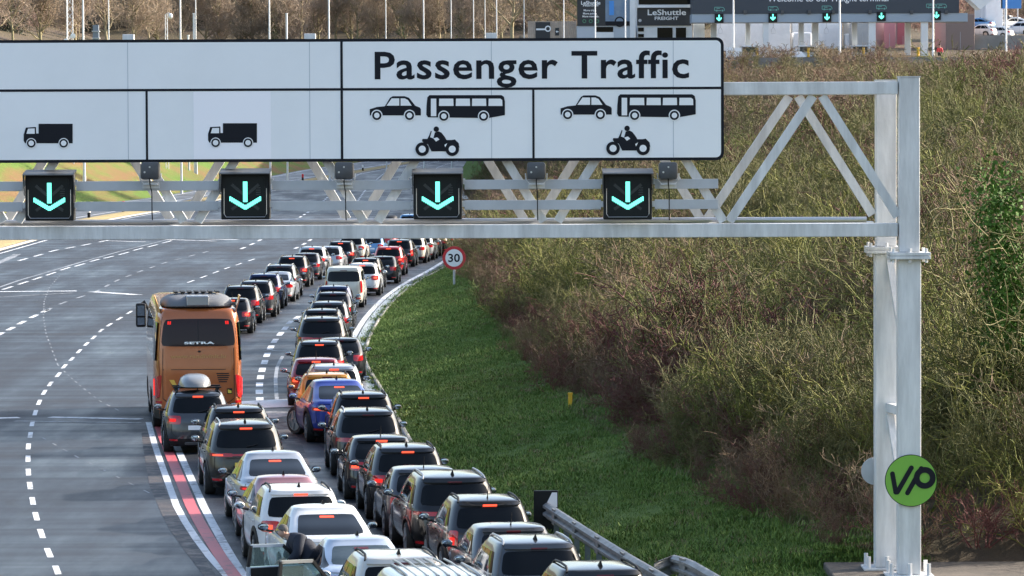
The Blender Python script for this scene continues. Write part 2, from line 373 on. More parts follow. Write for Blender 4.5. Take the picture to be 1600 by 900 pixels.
def quad_strip(mb, P, width, z=.005, gap=None, dash=None):
    """ribbon along ground points; dash=(mark, gap) metres"""
    P = [np.array(p[:2], float) for p in P]
    L = [0.0]
    for a, b in zip(P, P[1:]): L.append(L[-1]+float(np.linalg.norm(b-a)))
    xs = [p[0] for p in P]; yy = [p[1] for p in P]
    segs = [(0, L[-1])] if not dash else [(a, min(a+dash[0], L[-1])) for a in np.arange(0, L[-1], sum(dash))]
    for a, b in segs:
        n = max(2, int((b-a)/4)+2); q = np.linspace(a, b, n)
        X = np.interp(q, L, xs); Y = np.interp(q, L, yy)
        e = 0.3; dX = np.interp(np.minimum(q+e, L[-1]), L, xs)-np.interp(np.maximum(q-e, 0), L, xs); dY = np.interp(np.minimum(q+e, L[-1]), L, yy)-np.interp(np.maximum(q-e, 0), L, yy)
        nn = np.hypot(dX, dY)+1e-9; nx, ny = -dY/nn, dX/nn
        ww = width if np.isscalar(width) else np.interp(q, L, width)
        vs = [(x+a_*k, y+b_*k, z) for x, y, a_, b_, k in zip(X, Y, nx, ny, np.ones(n)*ww/2)]+[(x-a_*k, y-b_*k, z) for x, y, a_, b_, k in zip(X, Y, nx, ny, np.ones(n)*ww/2)]
        mb.add(vs, [(i, i+1, n+i+1, n+i) for i in range(n-1)])
def px(pts, ox=0, oy=0, k=1.0): return [onz(ox+x/k, oy+y/k) for x, y in pts]
def dashes(mb, pts, width, frac=.55, z=.005):
    P = [np.array(p[:2]) for p in pts]
    for i, p in enumerate(P):
        d = (P[min(i+1, len(P)-1)]-P[max(i-1, 0)]); n = 1 if i in (0, len(P)-1) else 2; d = d/n
        quad_strip(mb, [p-d*frac/2, p+d*frac/2], width, z)
A = [(160,930),(148,885),(127,840),(108,790),(94,745),(85,705),(78,665),(74,630),(73,595),(74,563),(79,533),(84,503),(92,475),(102,448),(115,422),(131,400),(152,376),(168,354),(187,335),(206,315),(225,296),(244,279),(263,261),(285,246),(311,230),(337,214),(362,198)]
dashes(mk['white'], px(A, 0, 360, 1.667), .13, .5)
dashes(mk['white'], px([(497,133),(530,121),(562,109),(592,98),(622,88),(655,77)], 0, 360, 1.667), .13, .5)
dashes(mk['white'], px([(-30,284),(0,270),(28,256),(57,240),(88,224),(118,210)], 0, 360, 1.667), .22)
quad_strip(mk['worn'], px([(118,210),(160,190),(250,160),(305,130),(367,106),(430,84),(510,63),(560,50)], 0, 360, 1.667), .16, dash=(3, 4))
dashes(mk['white'], px([(-20,162),(20,150),(60,137),(97,125),(133,113),(170,100),(208,90),(247,78),(283,70),(323,60),(360,49),(398,40),(435,30)], 0, 360, 1.667), .17, .66)
quad_strip(mk['worn'], px([(-30,158),(50,130),(120,110),(200,86),(300,58),(420,28),(480,16)], 0, 360, 1.667), .18)
dashes(mk['white'], px([(60,76),(100,65),(140,53),(183,45),(225,37),(270,28)], 0, 360, 1.667), .22)
quad_strip(mk['worn'], px([(-30,95),(30,70),(45,62)], 0, 360, 1.667), .5)
for (x0, y0, x1, y1, wd) in ((-20,490,50,488,.5),(130,487,368,492,.45),(40,497,366,502,.35),(-20,160,200,158,.75),(240,160,360,168,.6),(-20,175,190,163,.3),(250,20,620,24,.9),(270,27,380,30,.5),(380,22,560,28,.6)):
    quad_strip(mk['worn' if wd < .4 else 'white'], px([(x0, y0), ((x0+x1)/2, (y0+y1)/2), (x1, y1)], 0, 360, 1.667), wd, z=.009)
# faded arcs left by an older layout
quad_strip(mk['worn'], px([(155,118),(128,150),(115,185),(113,225),(120,270),(150,350)], 0, 360, 1.667), .055, dash=(1.2, 1.6), z=.007)
quad_strip(mk['worn'], px([(150,350),(180,380),(215,410),(260,445),(310,470)], 0, 360, 1.667), .05, dash=(.8, 1.2), z=.007)
quad_strip(mk['worn'], px([(110,540),(200,590),(300,640),(400,690)], 0, 360, 1.667), .045, dash=(.8, 1.4), z=.007)
# red-centred hatched strip beside the queue
quad_strip(mk['white'], px([(232,660),(243,700),(279,800),(318,860),(354,900),(388,938)]), .17, z=.010)
quad_strip(mk['white'], px([(262,660),(277,700),(322,800),(355,860),(380,900),(408,940)]), .19, z=.010)
quad_strip(mk['red'], px([(246,660),(261,700),(302,800),(337,860),(366,900),(397,939)]), .27, z=.0145)
# between the two queues
D = [(700,360),(670,380),(650,405),(630,428),(607,457),(590,485),(575,515),(565,545),(555,577),(548,607),(544,638),(543,668),(545,700)]
dashes(mk['white'], px(D, 200, 360, 2.647), .24)
quad_strip(mk['worn'], px([(640,520),(618,560),(610,610),(612,660),(616,700)], 200, 360, 2.647), .13)
quad_strip(mk['white'], px([(384,627),(415,630),(452,636)]), 3.4, z=.009)
quad_strip(mk['worn'], px([(384,645),(415,648),(460,650)]), 2.2, z=.007)
quad_strip(mk['white'], px([(428,548),(434,551),(441,548)]), 1.4, z=.009)
quad_strip(mk['white'], px([(410,640),(432,700),(470,800),(520,900)]), .15, z=.006)
# nearside edge line and the wet gutter beside it
quad_strip(mk['white'], [(float(xedge(Y))-.62, Y) for Y in range(30, 272, 6)], .24, z=.006)
quad_strip(mk['wet'], [(float(xedge(Y))-.22, Y) for Y in range(30, 230, 6)], .44, z=.003)
quad_strip(mk['white'], [(float(xmed(Y))+.7, Y) for Y in range(200, 900, 15)], .2, z=.006)
quad_strip(mk['white'], [(float(xfar(Y))+1.0, Y) for Y in range(300, 900, 15)], .2, z=.006)
quad_strip(mk['white'], [(float(xmed(Y))-4.4, Y) for Y in range(300, 900, 15)], .2, z=.006)
for off in (4.5, 8.3, 12.0, 15.7):
    quad_strip(mk['white'], [(float(xedge(Y))-off, Y) for Y in range(290, 900, 12)], .22, dash=(4, 5), z=.006)
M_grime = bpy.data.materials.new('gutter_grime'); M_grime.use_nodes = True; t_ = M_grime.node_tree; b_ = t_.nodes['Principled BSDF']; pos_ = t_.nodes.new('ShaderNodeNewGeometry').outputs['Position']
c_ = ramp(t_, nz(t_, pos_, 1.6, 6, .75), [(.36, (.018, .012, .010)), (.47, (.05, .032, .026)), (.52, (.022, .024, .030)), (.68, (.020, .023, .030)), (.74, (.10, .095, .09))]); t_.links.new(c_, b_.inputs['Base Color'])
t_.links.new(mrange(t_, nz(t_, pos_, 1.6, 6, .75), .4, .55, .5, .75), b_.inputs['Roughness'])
mk['grime'] = MB()
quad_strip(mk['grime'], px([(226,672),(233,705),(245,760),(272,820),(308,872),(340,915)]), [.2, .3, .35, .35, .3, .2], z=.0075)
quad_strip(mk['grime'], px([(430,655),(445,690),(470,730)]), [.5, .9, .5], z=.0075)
for k, m in (('grime', M_grime), ('white', M_line), ('worn', M_lineworn), ('red', M_red), ('wet', M_wet)):
    tag(mk[k].build('road_markings' if k not in ('wet', 'grime') else 'road_gutter', m, recalc=False), kind='structure')
# ------------------------------------------------------------------ gantry
M_steel = mat('galvanised_paint', (.70, .70, .695), .45, metal=.1, noise_amt=.32, nscale=1.0, stretch=(4, 4, .55), bump=.08, bscale=6)
M_steel2 = mat('grey_rail', (.50, .51, .53), .5, metal=.2, noise_amt=.2, nscale=1.0)
M_bolt = mat('bolt_steel', (.5, .5, .5), .35, metal=.8)
M_conc = mat('concrete', (.10, .08, .062), .9, noise_amt=.45, nscale=1.5, bump=.4, bscale=12)
M_black = mat('black_vinyl', (.008, .009, .014), .6, spec=.2)
M_sign = mat('white_sheeting', (.86, .86, .86), .42, noise_amt=.05, nscale=.6)
M_sign2 = mat('fresh_sheeting', (.93, .90, .92), .4)
GY = 75.0
def gp(x, y, Y=GY): p = ony(x, y, Y); return (p[0], p[2])
colx0, _ = gp(1402, 500); colx1, _ = gp(1437.5, 500); CZB = gp(1420, 899)[1]; CZT = gp(1418, 121)[1]
GX = (colx0+colx1)/2; BACK = 1.25; BOFF = -.30
gantry = empty('sign_gantry', (GX, GY, CZB), 0, 'pale grey steel box truss gantry on twin columns spanning the motorway lanes', 'gantry')
def gpart(mb, name, m, parent=None, smooth=False):
    mb.v = [(x-GX, y-GY, z-CZB) for x, y, z in mb.v]
    return mb.build(name, m, parent or gantry, smooth)
cw = colx1-colx0
def bolts(mb, cx, cy, z0, z1, r=.03, hx=.3, hy=.28):
    for sx in (-1, 0, 1):
        for sy in (-1, 1): mb.tube([(cx+sx*hx, cy+sy*hy, z0), (cx+sx*hx, cy+sy*hy, z1)], r, 6)
LX = -16.5                          # far legs stand beyond the edge of the photo
for cx in (GX, LX):
    for cyo, cxo in ((0, 0), (BACK, BOFF)):
        c_x, c_y = cx+cxo, GY+cyo
        zfl = gp(1420, 399)[1] if cyo == 0 else gp(1382, 390, GY+BACK)[1]
        zb = CZB if cx == GX else 0.0
        m = MB(); m.box(c_x-cw/2, c_x+cw/2, c_y-cw/2, c_y+cw/2, zb+.03, zfl-.06, .018); col = gpart(m, 'column', M_steel)
        m = MB(); m.box(c_x-cw/2+.02, c_x+cw/2-.02, c_y-cw/2+.02, c_y+cw/2-.02, zfl+.06, CZT-(.05 if cyo else 0), .015)
        m.box(c_x-cw/2+.01, c_x+cw/2-.01, c_y-cw/2+.01, c_y+cw/2-.01, CZT-(.05 if cyo else 0), CZT-(.05 if cyo else 0)+.02)
        gpart(m, 'column', M_steel)
        m = MB(); m.box(c_x-.36, c_x+.36, c_y-.34, c_y+.34, zfl-.06, zfl-.003, .006); m.box(c_x-.36, c_x+.36, c_y-.34, c_y+.34, zfl+.003, zfl+.06, .006)
        bolts(m, c_x, c_y, zfl-.12, zfl+.13, .032, .29, .27); gpart(m, 'flange', M_steel)
        m = MB(); m.box(c_x-.42, c_x+.42, c_y-.38, c_y+.38, zb-.01, zb+.03, .006); bolts(m, c_x, c_y, zb+.03, zb+.24, .042, .33, .30)
        gpart(m, 'base_plate', M_steel)
    m = MB()
    zr = gp(1390, 643)[1]
    m.bar((cx+BOFF*.75, GY+BACK-cw/2, zr), (cx+BOFF*.3, GY+cw/2, zr), .16, .16, (0, 0, 1)); gpart(m, 'brace', M_steel)
    for za, zb_ in ((gp(1380, 412)[1], gp(1403, 560)[1]), (gp(1378, 655)[1], gp(1405, 800)[1])):
        m = MB(); m.bar((cx+BOFF*.8, GY+BACK-cw/2+.02, za), (cx+BOFF*.15, GY+cw/2-.02, zb_), .17, .12, (1, 0, 0)); gpart(m, 'brace', M_steel)
# chords
XR = colx0
zt1, zt0 = gp(1250, 128)[1], gp(1250, 148)[1]; zb1, zb0 = gp(1250, 349)[1], gp(1250, 370)[1]
for cyo, xr in ((0, XR), (BACK, XR+BOFF-.02)):
    for z0, z1 in ((zt0, zt1), (zb0, zb1)):
        m = MB(); m.box(LX+cw/2+(BOFF if cyo else 0), xr, GY+cyo-.13, GY+cyo+.13, z0, z1, .012); gpart(m, 'chord', M_steel)
# web members: nodes every 281 photo pixels
nodes = [(1129-281*k) for k in range(0, 9)]
def web(xa, ya, xb, yb, yo, dx, wd):
    a = gp(xa, ya); b = gp(xb, yb)
    m = MB(); m.bar((a[0]+dx, GY+yo, a[1]), (b[0]+dx, GY+yo, b[1]), wd, .10, (0, 1, 0)); gpart(m, 'web_member', M_steel)
for yo, dx in ((-.02, .14), (BACK, BOFF+.10)):
    web(1127, 346, 1258, 150, yo, dx, .155)
    web(1272, 150, 1390, 338, yo, dx, .155)
    for nx in nodes:
        web(nx-11, 346, nx-131, 150, yo, dx, .155)
        if nx < 1129: web(nx+11, 346, nx+131, 150, yo, dx, .155)
for nx in nodes:
    m = MB(); x_, z_ = gp(nx, 359); m.bar((x_, GY+.13, z_), (x_+BOFF, GY+BACK-.13, z_), .12, .12, (0, 0, 1)); gpart(m, 'cross_beam', M_steel)
# horizontal rails that carry the signals, stopping at each one
SIGX = [77.5, 383.5, 684, 981]
breaks = [-560, -233]+SIGX
edges = [(-900, None)]
for (ya, yb) in ((281.5, 296.5), (313.5, 328.5)):
    xs = [-900]
    for s in SIGX: xs += [s-42, s+42]
    xs.append(1122)
    for a, b in zip(xs[::2], xs[1::2]):
        xa, za = gp(a, yb, GY-.22); xb, zb_ = gp(b, ya, GY-.22)
        m = MB(); m.box(xa, xb, GY-.25, GY-.19, gp(600, yb, GY-.22)[1], gp(600, ya, GY-.22)[1], .004)
        for xx in (xa, xb):
            s_ = 1 if xx == xa else -1
            if a > -800 and b < 1100 or (xx == xa and a > -800) or (xx == xb and b < 1100):
                m.box(min(xx, xx+s_*.14), max(xx, xx+s_*.14), GY-.262, GY-.252, gp(600, yb, GY-.22)[1]+.02, gp(600, ya, GY-.22)[1]-.02)
        gpart(m, 'rail', M_steel2)
# conduit and cabling lying along the lower chord
m = MB(); z_ = gp(600, 347)[1]; m.tube([(LX+1, GY+.55, z_), (XR-.5, GY+.55, z_)], .05, 8); gpart(m, 'conduit', M_bolt)

# concrete plinth
px0 = gp(1302, 890)[0]
plinth = MB(); plinth.box(px0, px0+5.2, GY-1.2, GY+2.4, CZB-1.4, CZB-.012, .03)
tag(plinth.build('concrete_plinth', M_conc), 'brown stained concrete plinth under the gantry columns', 'plinth')
plinth = MB(); plinth.box(LX-1.5, LX+1.5, GY-1.2, GY+2.4, -.5, -.011, .03)

# ------------------------------------------------------------------ the big sign
SY = GY-.30
SL = -420.0
sgn = empty('overhead_sign', (GX-8, SY, gp(600, 252)[1]), 0, 'wide white overhead sign reading Passenger Traffic with black vehicle pictograms', 'road sign')
sx, sz = GX-8, gp(600, 252)[1]
def spart(mb, name, m):
    mb.v = [(x-sx, y-SY, z-sz) for x, y, z in mb.v]; return mb.build(name, m, sgn)
def sp(x, y): return gp(x, y, SY)
X0 = sp(SL, 150)[0]; X1 = sp(1131, 150)[0]; ZT = sp(566, 60.5)[1]; ZB = sp(566, 252.5)[1]
def rrect(x0, x1, z0, z1, r, n=6):
    pts = []
    for cx, cz, a0 in ((x1-r, z1-r, 0), (x0+r, z1-r, 90), (x0+r, z0+r, 180), (x1-r, z0+r, 270)):
        for k in range(n+1): a = R(a0+90*k/n); pts.append((cx+r*math.cos(a), cz+r*math.sin(a)))
    return pts
m = MB(); m.prism(rrect(X0, X1, ZB, ZT, .13), SY, SY+.05)
for xx in np.linspace(X0+.6, X1-.6, 9): m.box(xx-.04, xx+.04, SY+.05, SY+.16, ZB+.1, ZT-.1)
spart(m, 'border', M_black)
bw = .052
xd = sp(534, 150)[0]; zd = sp(566, 139.5)[1]; lw = .022
m = MB(); r_ = rrect(X0+bw, X1-bw, ZB+bw, ZT-bw, .09)
m.prism(r_, SY-.006, SY+.001); spart(m, 'panel', M_sign)
m = MB(); m.box(xd-lw, xd+lw, SY-.0105, SY-.007, ZB+bw, ZT-bw)
m.box(X0+bw, xd-lw, SY-.0105, SY-.007, zd-lw, zd+lw); m.box(xd+lw, X1-bw, SY-.0105, SY-.007, zd-lw, zd+lw)
for xp in (229.5, 833.5, -72): x_ = sp(xp, 200)[0]; m.box(x_-lw*.9, x_+lw*.9, SY-.0105, SY-.007, ZB+bw, zd-lw)
spart(m, 'divider', M_black)
M_joint = mat('sheet_joint', (.42, .45, .49), .6)
for xp in (200, 484, 768, 1052, -84, -368):
    m = MB(); x_ = sp(xp, 150)[0]; m.box(x_-.005, x_+.005, SY-.0085, SY-.0062, zd+lw, ZT-bw); m.box(x_-.005, x_+.005, SY-.0085, SY-.0062, ZB+bw, zd-lw); spart(m, 'sheet_joint', M_joint)
m = MB(); a = sp(303, 249); b = sp(423, 147); m.box(a[0], b[0], SY-.0085, SY-.0062, ZB+bw+.002, zd-lw-.012); spart(m, 'overlay_sheet', M_sign2)
for xp in (200, 484, 768):
    x_ = sp(xp, 55)[0]; m = MB(); m.box(x_-.10, x_+.10, SY+.03, SY+.20, ZT-.04, ZT+.095, .008); spart(m, 'bracket_cap', M_steel)
m = MB(); yl = SY-.0115
zc = sp(830, 80)[1]; zbse = sp(830, 122)[1]
put_text(m, 'Passenger', sp(585.5, 100)[0], sp(871.5, 100)[0], zbse, zc, yl, offset=.016, spacing=1.06); spart(m, 'lettering', M_black); m = MB()
put_text(m, 'Traffic', sp(893, 100)[0], sp(1076.5, 100)[0], zbse, zc, yl, offset=.016, spacing=1.06)
spart(m, 'lettering', M_black)
def P2(pts, ox, k=2.3685): return [sp(ox+x/k, y/k) for x, y in pts]
def rad(r, k=2.3685): return r/k/88.0
def pictogram(black, white, wheels, ox, dx=0.0, heads=()):
    m = MB(); m.cur = 0
    sh = lambda pts: [(x+dx, z) for x, z in P2(pts, ox)]
    for p in black: m.prism(sh(p), SY-.0125, SY-.0075)
    for cx, cz, r in heads: c = sh([(cx, cz)])[0]; m.disc(c[0], c[1], rad(r), SY-.0125, SY-.0075, 20)
    m.cur = 1
    for p in white: m.prism(sh(p), SY-.0175, SY-.0125-.0004)
    for cx, cz, ra, rb, rc in wheels:
        c = sh([(cx, cz)])[0]; m.cur = 1; m.disc(c[0], c[1], rad(ra), SY-.0175, SY-.0129, 28)
        m.cur = 0; m.disc(c[0], c[1], rad(rb), SY-.0225, SY-.0179, 28)
        m.cur = 1; m.disc(c[0], c[1], rad(rc), SY-.0275, SY-.0229, 24)
    m.v = [(x-sx, y-SY, z-sz) for x, y, z in m.v]; m.build('pictogram', [M_black, M_sign], sgn)
lorry = ([[(143,458),(269,458),(269,530),(93,530),(88,521),(88,498),(96,472),(133,470),(134,494),(143,494)]], [[(98,495),(104,476),(129,475),(129,495)]], [(116,530,19,16,10),(236,530,19,16,10)])
pictogram(*lorry, 0); pictogram(*[[[(x, y-2) for x, y in p] for p in q] for q in lorry[:2]], [(c[0], c[1]-2, *c[2:]) for c in lorry[2]], 288); pictogram(*lorry, -305)
carp = ([[(137,404),(163,396),(193,393),(212,362),(222,356),(266,356),(282,362),(305,391),(322,398),(326,404),(326,427),(137,427)]], [[(199,391),(218,364),(246,364),(246,391)], [(251,391),(251,364),(266,364),(278,370),(292,391)]], [(163,427,21,17,10),(284,427,21,17,10)])
busp = ([[(347,392),(350,360),(358,352),(624,352),(633,358),(637,375),(637,426),(575,437),(352,434),(346,424)]], [[(363,365),(383,365),(383,430),(363,430)], [(394,365),(446,365),(447,392),(393,392)], [(456,365),(507,365),(508,392),(455,392)], [(516,365),(567,365),(568,392),(515,392)], [(577,365),(620,365),(627,370),(628,392),(576,392)]], [(411,430,21,17,10),(558,430,21,17,10)])
motop = ([[(332,514),(350,514),(357,500),(363,484),(366,486),(360,508),(372,512),(378,490),(392,486),(402,491),(414,506),(421,518),(440,518),(452,516),(466,530),(469,548),(462,540),(452,531),(434,534),(420,560),(365,560),(352,534),(340,532),(330,522)]], [[(372,512),(386,508),(395,516),(382,524)], [(413,536),(424,530),(416,545)]], [(331,552,0.1,25,13),(442,552,0.1,25,13)])
carb = [carp, busp, motop]
for ox, d in ((520, 0), (520, 0)):
    pass
def shift(g, ax, ay): return ([[(x+ax, y+ay) for x, y in p] for p in g[0]], [[(x+ax, y+ay) for x, y in p] for p in g[1]], [(c[0]+ax, c[1]+ay, *c[2:]) for c in g[2]])
for ax, ay in ((0, 0), (706, -3)):
    pictogram(*shift(carp, ax, ay), 520); pictogram(*shift(busp, ax, ay), 520)
    pictogram(*shift(motop, ax, ay), 520, heads=[(383+ax, 478+ay, 10)])

# ------------------------------------------------------------------ lane signals
M_sigbox = mat('signal_black', (.006, .007, .008), .5, spec=.3); M_screen = mat('signal_screen', (.004, .007, .008), .4, spec=.25)
M_led = mat('green_led', (.02, .3, .25), .5, emit=(.17, 1.0, .76), estr=.68); M_hood = mat('signal_hood', (.10, .10, .10), .5, noise_amt=.2, nscale=3)
M_dim = mat('unlit_leds', (.018, .022, .023), .4)
siglab = ['green arrow lane signal under the plain lorry panel at the sign\'s cut-off end', 'green arrow lane signal under the lorry pictogram on the whiter patch', 'green arrow lane signal under the Passenger half, in front of the queue\'s far end', 'green arrow lane signal close to the sign\'s rounded corner, scrub behind it']
QY = GY-.36
def signal(xc, lab, dy=0):
    xx, zz = gp(xc, 345+dy, QY); t = empty('lane_signal', (xx, QY, zz), 0, lab, 'lane signal', 'green arrow signals hung along the gantry')
    h = .865; hw = .43
    m = MB(); m.box(-hw, hw, 0, .34, 0, h-.03, .02); m.build('housing', M_sigbox, t)
    m = MB(); m.prism([(-hw-.015, h-.02), (hw+.015, h-.02), (hw+.015, h+.01), (-hw-.015, h+.01)], .3, .36)
    m.add([(-hw-.02, -.22, h-.06), (hw+.02, -.22, h-.06), (hw+.02, .36, h+.02), (-hw-.02, .36, h+.02), (-hw-.02, -.22, h-.045), (hw+.02, -.22, h-.045), (hw+.02, .36, h+.035), (-hw-.02, .36, h+.035)], [(0,1,2,3),(7,6,5,4),(0,4,5,1),(1,5,6,2),(2,6,7,3),(3,7,4,0)])
    for sxx in (-1, 1):
        a, b = sorted((sxx*(hw+.02), sxx*(hw+.004))); m.add([(a, -.20, h-.055), (b, -.20, h-.055), (b, .0, h+.0), (a, 0, h+.0), (a, -.0, h-.42), (b, 0, h-.42)], [(0,1,2,3),(0,3,4),(1,5,2),(0,4,5,1),(3,2,5,4)])
    m.build('hood', M_hood, t)
    m = MB(); m.prism(rrect(-.345, .345, .07, .76, .05), -.012, .005)
    m.build('screen', M_screen, t)
    m = MB()
    for a, b in ((1, 1), (-1, 1)):
        m.bar((-a*.24, -.015, .62), (-a*.04, -.015, .45), .05, .006, (0, 1, 0)); m.bar((-a*.24, -.015, .18), (-a*.1, -.015, .28), .05, .006, (0, 1, 0))
    for k in range(4): m.box(.19, .27, -.018, -.013, .43+.04*k, .45+.04*k)
    m.build('unlit_display', M_dim, t)
    m = MB(); m.box(-.038, .038, -.024, -.013, .31, .67)
    n = 9                                     # the chevron is stepped by its LED dots
    for sgn_ in (-1, 1):
        for k in range(n):
            x0 = sgn_*k*.031; x1 = sgn_*(k+1)*.031; zc_ = .17+k*.0185
            m.box(min(x0, x1), max(x0, x1), -.024, -.013, zc_+.01, zc_+.09)
    m.build('arrow', M_led, t)
    m = MB(); m.tube([(-.375, -.006, .55), (-.375, -.006, .10), (-.34, -.006, .045), (.34, -.006, .045), (.375, -.006, .10), (.375, -.006, .55)], .006, 6); m.build('gasket', M_bolt, t)
    for sxx in (-1, 1):
        for z0 in (.22, .62): m = MB(); m.box(min(sxx*(hw-.01), sxx*(hw+.055)), max(sxx*(hw-.01), sxx*(hw+.055)), .10, .2, z0, z0+.10); m.build('clamp', M_steel, t)
for x, l, dy in zip(SIGX, siglab, (0, -2, -2, -2)): signal(x, l, dy)

M_lamp = mat('lamp_case', (.07, .072, .078), .5, noise_amt=.3, nscale=4)
for xc, l in ((235, 'dark grey box detector over the divider between two lorry panels'), (538, 'dark grey box detector below the tall divider beside Passenger'), (838, 'dark grey box detector between the two bus panels'), (1044, 'dark grey box detector beside the last arrow signal')):
    xx, zz = gp(xc, 283, GY-.4); t = empty('vehicle_detector', (xx, GY-.4, zz), 0, l, 'detector', 'detector boxes fixed along the gantry rail')
    m = MB(); m.box(-.165, .165, -.14, .16, .03, .335, .045); m.build('case', M_lamp, t, 40)
    m = MB(); m.tube([(-.19, 0, .14), (-.18, 0, .02), (-.12, 0, -.05), (.12, 0, -.05), (.18, 0, .02), (.19, 0, .14)], .012, 6); m.build('yoke', M_steel, t)
    m = MB(); m.box(-.15, .15, .10, .15, -.13, -.03); m.box(-.13, .13, -.05, .10, -.065, -.045); m.build('bracket', M_steel, t)
    m = MB(); m.tube([(0, -.14, .05), (.0, -.10, -.05), (.02, .05, -.2), (.02, .06, -.55), (.025, .08, -.69)], .011, 6); m.build('cable', M_sigbox, t)
    m = MB(); m.disc(.0, .25, .016, -.146, -.138, 10); m.disc(-.09, .16, .018, -.146, -.138, 10); m.build('fastener', M_bolt, t)

# ------------------------------------------------------------------ round green sign, grey-backed sign on the rear column
M_green = mat('sign_green', (.17, .40, .045), .45, noise_amt=.06)
VY = GY-cw/2-.06; c = ony(1423.5, 751, VY); rr = 41.0/88*.995
t = empty('round_sign', (c[0], VY, c[2]), 0, 'round lime green sign reading VP strapped to the front column', 'sign')
m = MB(); m.disc(0, 0, rr, 0, .03, 48); m.box(-.12, .12, .03, .06, -.02, .02); m.build('rim', M_black, t)
m = MB(); m.disc(0, 0, rr-.012, -.005, .001, 48); m.build('disc', M_green, t)
m = MB(); k_ = 1/4.094/88.0
def vp(x, y): return ((x-343)*k_, -(y-293)*k_)
def stroke(p, q, wd):
    a = np.array(vp(*p)); b = np.array(vp(*q)); d = (b-a)/np.linalg.norm(b-a); nrm = np.array((-d[1], d[0])); r = wd*k_/2
    pts = []
    for c0, s0 in ((b, 0), (a, 180)):
        base = math.atan2(d[1], d[0])+R(s0)
        for k in range(9): an = base-math.pi/2+math.pi*k/8; pts.append((c0[0]+r*math.cos(an), c0[1]+r*math.sin(an)))
    return pts
m.prism(stroke((224, 248), (245, 367), 30), -.0100, -.0055); m.prism(stroke((345, 210), (255, 366), 30), -.0145, -.0103); m.prism(stroke((408, 215), (320, 372), 30), -.0100, -.0055)
cc = vp(430, 275); m.disc(cc[0], cc[1], 70*k_, -.0190, -.0148, 36, 33*k_); m.build('lettering', M_black, t)
c = ony(1367, 736, GY+BACK+.25)
t = empty('blank_sign', (c[0], GY+BACK+cw/2+.03, c[2]), 0, 'small grey round sign turned away on the rear column', 'sign')
m = MB(); m.disc(0, 0, .25, 0, .025, 32); m.build('disc', M_steel2, t)
m = MB()
for z_ in (-.22, .22): m.box(.02, .2, -.012, 0, z_-.012, z_+.012)
m.build('strap', M_bolt, t)

# ------------------------------------------------------------------ 30 sign, marker posts, guardrails
M_redp = mat('sign_red', (.55, .02, .03), .4); M_white = mat('white_paint', (.8, .8, .8), .45)
c = on_ground(711, 447); top = ony(709.5, 403, c[1]); rs = 18.2/FPX*c[1]
t = empty('speed_limit_sign', (top[0], c[1], c[2]), 0, 'round red ringed 30 speed limit sign on a post in the grass', 'road sign')
zc = top[2]-c[2]
m = MB(); m.tube([(0, .1, -.3), (0, .1, zc+rs*.9)], .06, 10); m.build('post', M_steel2, t)
m = MB(); m.disc(0, zc, rs, 0, .03, 40); m.build('rim', M_redp, t)
m = MB(); m.disc(0, zc, rs*.75, -.005, .001, 40); m.build('disc', M_white, t)
m = MB(); put_text(m, '30', -rs*.50, rs*.50, zc-rs*.33, zc+rs*.36, -.010, offset=.02, fit='0'); m.build('lettering', M_black, t)
M_yel = mat('marker_yellow', (.75, .42, .02), .5)
MP = c = on_ground(891, 637); t = empty('marker_post', tuple(c), 0, 'short yellow marker post at the foot of the scrub', 'marker post')
m = MB(); m.box(-.055, .055, -.03, .03, -.3, .36, .01); m.build('post', M_yel, t); m = MB(); m.box(-.065, .065, -.04, .04, .36, .42, .01); m.build('cap', M_yel, t)
for (xp, yp, top, lab) in ((139, 343, 'w', 'black and white bollard on the sandy verge beside the lane arrow'), (193, 332, 'r', 'red topped bollard low on the verge under the gantry rail'), (473, 284, 'r', 'red topped bollard at the bend of the verge'), (567, 268, 'w', 'black and white bollard farthest along the verge')):
    p = onz(xp, yp); t = empty('bollard', (p[0], p[1], 0), 0, lab, 'bollard', 'bollards along the sandy verge')
    m = MB(); m.lathe([(.0, .0), (.14, 0), (.14, .62)], 12, 'z'); m.build('post', M_black, t)
    m = MB(); m.lathe([(.145, .62), (.145, 1.0), (.11, 1.08), (0, 1.1)], 12, 'z'); m.build('cap', M_redp if top == 'r' else M_white, t)
M_gal = mat('weathered_zinc', (.30, .295, .285), .55, metal=.35, noise_amt=.45, nscale=2.5, bump=.15, bscale=8)
M_post = mat('zinc_post', (.16, .19, .20), .6, metal=.3, noise_amt=.3)
